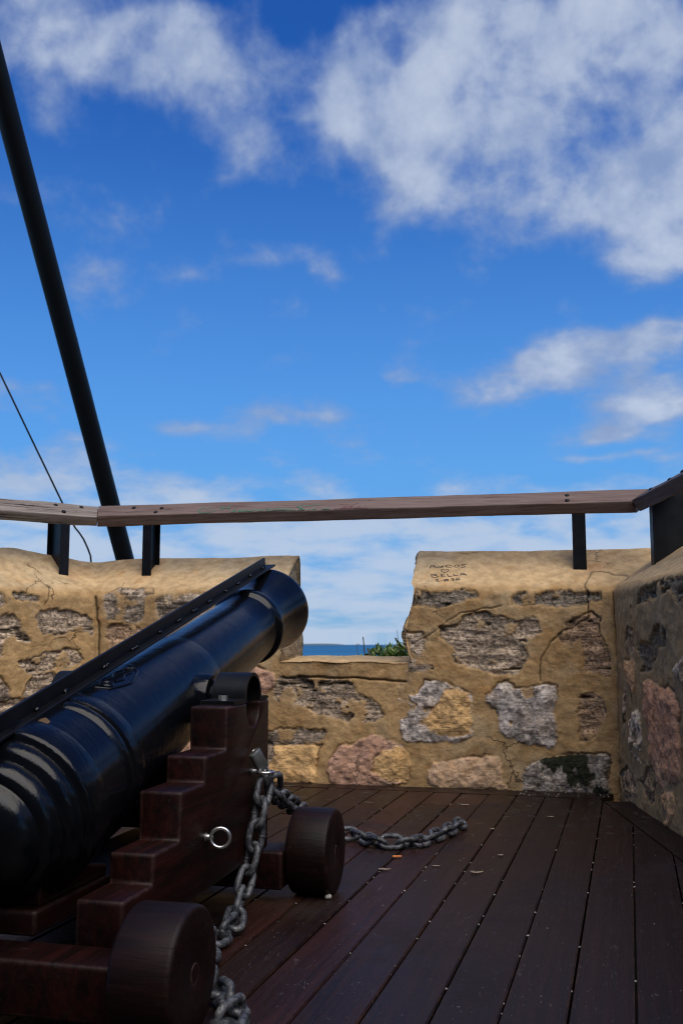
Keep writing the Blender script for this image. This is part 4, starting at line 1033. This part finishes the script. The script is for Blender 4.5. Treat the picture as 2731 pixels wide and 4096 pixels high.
# cheeks
CO, CT = .256, .090
outline = [(.100, .126), (.100, .488), (.030, .488)]
cx0, rN = TY, .0485
for i in range(0, 13):
    a = -pi * i / 12
    outline.append((cx0 + rN * cos(a), .478 + rN * sin(a)))
outline += [(cx0 - rN, .488), (-.197, .488), (-.197, .394), (-.324, .394), (-.324, .340), (-.452, .340), (-.452, .247), (-.575, .247), (-.575, .193), (-.698, .193), (-.698, .102), (-.40, .117), (-.10, .122)]
for sx in (1, -1):
    bm = bmesh.new()
    extrude_poly(bm, outline, CT, lambda u, v, w_: Vector((sx * (CO - w_), u, v)), .0055, 3)
    ck = obj('carriage_cheek', bm, MCHK, cannon, 35)
    if sx > 0: ck['label'] = 'near cheek with worn stair-like steps'
    # capsquare over the trunnion
    bm = bmesh.new(); ro, ri = .0595, .0515; x0, x1 = sx * .172, sx * .2555; zb = .4885
    def capv(x, ang, r): return Vector((x, TY + r * cos(ang), .498 + r * sin(ang) * (1.0 if ang >= 0 else 1)))
    sec = []
    N = 20
    outer = [(TY + ro * cos(pi * i / N), .498 + ro * sin(pi * i / N)) for i in range(N + 1)]
    inner = [(TY + ri * cos(pi * i / N), .498 + ri * sin(pi * i / N)) for i in range(N, -1, -1)]
    poly = [(.088, zb), (.098, zb + .005), (.088, zb + .009), (TY + ro + .003, zb + .0095)] + outer + [(TY - ro - .003, zb + .0095), (-.150, zb + .009), (-.150, zb)] + [(TY - ri, zb)] + inner + [(TY + ri, zb)]
    A = [bm.verts.new((x0, u, v)) for u, v in poly]; B = [bm.verts.new((x1, u, v)) for u, v in poly]
    n = len(poly)
    for i in range(n): bm.faces.new((A[i], A[(i + 1) % n], B[(i + 1) % n], B[i]))
    f1 = bm.faces.new(A); f2 = bm.faces.new(list(reversed(B)))
    bmesh.ops.recalc_face_normals(bm, faces=bm.faces[:])
    bmesh.ops.triangulate(bm, faces=[f1, f2])
    cp = obj('capsquare', bm, MBS, cannon, 40)
    for by in (-.115, .070):
        bm = bmesh.new(); c_ = Matrix.Translation((sx * .214, by, zb + .0092))
        bmesh.ops.create_cone(bm, cap_ends=True, segments=6, radius1=.0115, radius2=.0108, depth=.010, matrix=c_ @ Matrix.Translation((0, 0, .005)))
        obj('hex_bolt', bm, MST, cp)
# axles and stool bed
def block(name, x0, x1, y0, y1, z0, z1, mat_=MCHK, bev=.006, par=None):
    bm = bmesh.new(); add_box(bm, x0, x1, y0, y1, z0, z1, bev); return obj(name, bm, mat_, par or cannon, 35)
block('axle', -.300, .300, .075, .195, .030, .1205); block('axle', -.300, .300, -.800, -.700, .030, .1195)
block('stool_bed', -.085, .085, -.69, .16, .1215, .165); block('transom', -.1655, .1655, .03, .085, .17, .33)
bm = bmesh.new()
extrude_poly(bm, [(-.66, .166), (-.66, .235), (-.40, .185), (-.40, .166)], .15, lambda u, v, w_: Vector((w_ - .075, u, v)), .004)
obj('quoin', bm, MCHK, cannon, 35)
# wheels
for wy in (.190, -.748):
    for sx in (1, -1):
        bm = bmesh.new(); R = .105
        Mx = Matrix.Translation((0, wy, R)) @ Matrix.Rotation(radians(-90 * sx), 4, 'Z') @ Matrix.Rotation(rnd.uniform(0, 3), 4, 'Y')
        add_lathe(bm, [(.301, 0), (.301, .094), (.302, .0985), (.306, .1035), (.310, R), (.3985, R), (.4035, .1035), (.4070, .100), (.4083, .0955), (.4086, .0175), (.4078, .0165), (.4078, .0155), (.4087, .0145), (.4087, 0)], 96, Mx)
        bmesh.ops.recalc_face_normals(bm, faces=bm.faces[:])
        wl = obj('carriage_wheel', bm, MWHL, cannon, 40)
# eyebolts
def eyebolt(y, z, flat):
    bm = bmesh.new(); X0 = .256
    add_lathe(bm, [(0, .0085), (.0015, .0085), (.0022, .0068), (.011, .0062), (.013, .0050), (.017, .0042)], 20, Matrix.Translation((X0, y, z)) @ Matrix.Rotation(radians(-90), 4, 'Z'))
    o = obj('eyebolt', bm, MST, cannon, 40)
    rc_, rt = .0195, .0036; cx = X0 + .013 + rc_
    bm = bmesh.new()
    if flat: pts = [(cx + rc_ * cos(a), y + rc_ * sin(a), z) for a in np.linspace(0, 2 * pi, 41)[:-1]]
    else: pts = [(cx + rc_ * cos(a), y + .25 * rc_ * cos(a), z + rc_ * sin(a)) for a in np.linspace(0, 2 * pi, 41)[:-1]]
    add_tube(bm, pts, rt, 12, closed=True); obj('ring', bm, MST, o, 180)
    return cx
eyebolt(-.32, .230, False); eyebolt(-.026, .325, True)

# ------------------------------------------------------------------ padlock hanging in the upper ring
Mc = Matrix.Translation((-1.13, 2.29, 0)) @ Matrix.Rotation(PSI, 4, 'Z')
ringc = Mc @ Vector((.256 + .013 + .0195, -.026, .325))
pl_ = bpy.data.objects.new('padlock', None); COL.objects.link(pl_); pl_.empty_display_size = .03
pl_.location = ringc + Vector((-.004, -.002, .008))
up = Vector((-.27, -.50, .82)).normalized(); sx_ = Vector((.88, -.50, .0)); sx_ = (sx_ - up * sx_.dot(up)).normalized(); sy_ = up.cross(sx_)
pl_.rotation_euler = Matrix((sx_, sy_, up)).transposed().to_euler()
tag(pl_, 'small steel padlock upside down in the upper eyebolt ring', 'padlock')
bm = bmesh.new(); w2, t2 = .0165, .0088; oc = []
for cx_, a0 in ((w2 - t2, -90), (-(w2 - t2), 90)):
    for k in range(9):
        a = radians(a0 + 180 * k / 8); oc.append((cx_ + t2 * cos(a), t2 * sin(a)))
# narrow rounded side turned towards the viewer: long section axis runs along local Y
extrude_poly(bm, oc, .050, lambda u, v, w_: Vector((v, u, w_)), .0012, 2)
obj('body', bm, MPL, pl_, 40)
bm = bmesh.new(); add_lathe(bm, [(.0, .0072), (.0012, .0072), (.0014, .0062), (.0010, .0058), (.0010, 0)], 28, Matrix.Translation((0, .003, .050)) @ Matrix.Rotation(radians(90), 4, 'X'))
kh = obj('key_cylinder', bm, MST, pl_, 40)
bm = bmesh.new(); add_box(bm, -.0009, .0009, .0005, .0055, .0511, .0515); obj('keyhole', bm, MBS, kh)
bm = bmesh.new(); sr = .0095
pts = [(0, sr, .004), (0, sr, -.012), (0, sr, -.024)] + [(0, sr * cos(a), -.026 - sr * sin(a)) for a in np.linspace(0, pi, 12)] + [(0, -sr, -.024), (0, -sr, -.012), (0, -sr, .004)]
add_tube(bm, pts, .0036, 12); obj('shackle', bm, MPL, pl_, 180)
bpy.context.view_layer.update()
shk = pl_.matrix_world @ Vector((0, 0, -.031))

# ------------------------------------------------------------------ chains
LR, LS, LW = .0075, .0150, .0185          # wire radius, half straight, centre-line half width
PITCH = 2 * (LS + LW - LR)
bm = bmesh.new(); pts = []
for k in range(13): a = -pi / 2 + pi * k / 12; pts.append((LS + LW * cos(a), LW * sin(a), 0))
for k in range(13): a = pi / 2 + pi * k / 12; pts.append((-LS + LW * cos(a), LW * sin(a), 0))
add_tube(bm, pts, LR, 12, closed=True)
add_lathe(bm, [(-.004, LR * .98), (-.0025, LR * 1.14), (.0, LR * 1.2), (.0025, LR * 1.14), (.004, LR * .98)], 12, Matrix.Translation((0, -LW, 0)) @ Matrix.Rotation(radians(-90), 4, 'Z'))
lm = bpy.data.meshes.new('link'); bm.to_mesh(lm); bm.free(); lm.materials.append(MCH)
for p in lm.polygons: p.use_smooth = True
def catmull(P_, n=14):
    P_ = [Vector(p) for p in P_]; P_ = [P_[0] * 2 - P_[1]] + P_ + [P_[-1] * 2 - P_[-2]]; out = []
    for i in range(1, len(P_) - 2):
        p0, p1, p2, p3 = P_[i - 1:i + 3]
        for k in range(n):
            t = k / n; out.append(.5 * ((2 * p1) + (p2 - p0) * t + (2 * p0 - 5 * p1 + 4 * p2 - p3) * t * t + (3 * p1 - p0 - 3 * p2 + p3) * t ** 3))
    return out + [P_[-2]]
def chain(ctrl, label, cat, seed, roll0=45, jit=12):
    pts = catmull(ctrl); rnd = random.Random(seed)
    root = empty('chain', tuple(pts[0])); tag(root, label, cat)
    ac = [0]
    for a_, b_ in zip(pts, pts[1:]): ac.append(ac[-1] + (b_ - a_).length)
    def at(s):
        s = min(max(s, 0), ac[-1])
        for i in range(len(ac) - 1):
            if ac[i + 1] >= s: return pts[i].lerp(pts[i + 1], (s - ac[i]) / max(1e-9, ac[i + 1] - ac[i]))
        return pts[-1]
    n = int(ac[-1] / PITCH)
    for i in range(n):
        a_, b_ = at(i * PITCH), at((i + 1) * PITCH); c_ = (a_ + b_) / 2; tx = (b_ - a_).normalized()
        upv = Vector((0, 0, 1)) if abs(tx.z) < .75 else Vector((.75, -.65, 0))
        sd_ = tx.cross(upv).normalized(); u2 = sd_.cross(tx)
        ang = radians(roll0 + (90 if i % 2 else 0) + rnd.uniform(-jit, jit))
        ya = sd_ * cos(ang) + u2 * sin(ang); za = tx.cross(ya)
        o = bpy.data.objects.new('link', lm); o.parent = root; COL.objects.link(o)
        loc = c_ - pts[0]
        # keep every link on or above the boards
        ext = abs(ya.z) * LW + abs(tx.z) * (LS + LW * .4) + LR
        if c_.z - ext < .001: loc.z += .001 - (c_.z - ext)
        o.matrix_basis = Matrix.Translation(loc) @ Matrix((tx, ya, za)).transposed().to_4x4()
    return root
s0 = shk
chain([s0 + Vector((-.006, .0, -.004)), (-.846, 2.252, .235), (-.848, 2.240, .190), (-.854, 2.228, .135), (-.860, 2.200, .085), (-.856, 2.145, .042), (-.842, 2.080, .018), (-.850, 2.020, .018), (-.842, 1.960, .018), (-.818, 1.905, .018), (-.803, 1.850, .018), (-.775, 1.790, .018), (-.730, 1.735, .018), (-.700, 1.690, .020), (-.672, 1.668, .026), (-.650, 1.640, .022), (-.668, 1.600, .018), (-.62, 1.585, .018), (-.60, 1.54, .018), (-.64, 1.48, .018)],
      'heavy grey chain hanging from the padlock beside the rear wheel', 'chain', 4, 10, 10)
chain([s0 + Vector((.010, .006, .002)), (-.838, 2.34, .268), (-.850, 2.43, .240), (-.868, 2.53, .212), (-.885, 2.64, .183), (-.900, 2.76, .145), (-.912, 2.90, .090), (-.915, 3.02, .040), (-.895, 3.12, .018), (-.840, 3.13, .018), (-.770, 3.05, .018), (-.700, 3.045, .018), (-.640, 3.10, .018), (-.605, 3.20, .018), (-.578, 3.32, .018), (-.560, 3.44, .018)],
      'heavy grey chain running behind the front wheel and out over the deck', 'chain', 8, 45, 12)

# ------------------------------------------------------------------ litter on the deck
MLF = m_plain('dry_leaf', (.26, .20, .14), .85, 90, .4); MGV = m_plain('pale_grit', (.30, .29, .26), .9, 200, .5)
def leaf(x, y, sz, seed, label, ang, ratio=.5):
    rnd = random.Random(seed); bm = bmesh.new(); n = 16; c_ = bm.verts.new((0, 0, .003)); R_ = []
    for i in range(n):
        a = 2 * pi * i / n; rr = sz * (1 + .28 * sin(3 * a + seed) + rnd.uniform(-.2, .2))
        px, py = rr * cos(a), rr * sin(a) * ratio
        R_.append(bm.verts.new((px, py, .0015 + .35 * abs(py) * rnd.uniform(.2, 1) + .10 * px * px / sz)))
    for i in range(n): bm.faces.new((c_, R_[i], R_[(i + 1) % n]))
    o = obj('dry_leaf', bm, MLF, None, 180); o.location = (x, y, .0015); o.rotation_euler = (0, 0, ang)
    md = o.modifiers.new('s', 'SOLIDIFY'); md.thickness = .0008
    return tag(o, label, 'leaf', 'dry leaves on the deck')
leaf(-.424, 2.812, .017, 1, 'curled pale dry leaf alone in the middle of the deck', .3)
leaf(-.676, 2.777, .016, 2, 'crumpled dry leaf just right of the front wheel, nearest the cannon', .1)
leaf(-.544, 2.858, .011, 3, 'small narrow dry leaf between the front wheel and the loose chain end', .0, .35)
leaf(-.291, 3.72, .013, 4, 'dry leaf on the far deck boards below the right side of the wall', .2, .4)
leaf(-.462, 3.438, .010, 5, 'tiny dark dry leaf just beyond the loose end of the chain', .8)
leaf(-.623, 3.88, .016, 6, 'reddish curled leaf on the reddish board near the middle wall', .5)
leaf(-.386, 3.048, .009, 7, 'tiny dark dry leaf between two boards right of the chain end', .9, .7)
bm = bmesh.new(); add_lathe(bm, [(-.013, 0), (-.013, .0036), (.006, .0038), (.0062, .0034), (.013, .0034), (.013, 0)], 14)
cb = obj('cigarette_butt', bm, m_plain('orange_filter_paper', (.50, .16, .04), .8), None, 60); cb.location = (-.673, 2.935, .0048); cb.rotation_euler = (0, 0, radians(-72)); tag(cb, 'orange cigarette butt lying on the deck near the front wheel', 'cigarette butt')
bm = bmesh.new(); bmesh.ops.create_icosphere(bm, subdivisions=3, radius=.0085)
for v in bm.verts: v.co = Vector((v.co.x, v.co.y * 1.2, v.co.z * .75)) * (1 + .12 * sin(v.co.x * 400) * sin(v.co.y * 300 + 1))
pb = obj('pebble', bm, MGV, None, 180); pb.location = (-.735, 2.445, .0066); tag(pb, 'round pale pebble at the foot of the front wheel', 'pebble')
bm = bmesh.new(); rnd = random.Random(21)
def grit(x, y, z, r):
    q = bmesh.ops.create_icosphere(bm, subdivisions=1, radius=r, matrix=Matrix.Translation((x, y, z)) @ Matrix.Rotation(rnd.uniform(0, 3), 4, 'Z'))
    sx1, sy1 = rnd.uniform(.7, 1.3), rnd.uniform(.7, 1.5)
    for v in q['verts']:
        dv = v.co - Vector((x, y, z)); v.co = Vector((x + dv.x * sx1 * rnd.uniform(.8, 1.2), y + dv.y * sy1, z + dv.z * .75))
for k in range(-9, 4):
    gx = -.01 + .1125 * k
    for i in range(9): grit(gx + rnd.uniform(-.0016, .0016), 1.55 + 2.6 * rnd.random() ** .75, -.0015, rnd.uniform(.0011, .0026))
    for i in range(2): grit(gx + rnd.uniform(-.0016, .0016), rnd.uniform(1.5, 4.1), .0008, rnd.uniform(.0014, .0026))
for i in range(60): grit(rnd.uniform(-1.0, .15), rnd.uniform(1.8, 4.1), .002, rnd.uniform(.0007, .0016))
for i in range(26): grit(rnd.uniform(-.5, -.02), 4.30 - rnd.random() ** 2 * .12, .002, rnd.uniform(.0012, .004))
tag(obj('gravel', bm, MGV), kind='stuff')
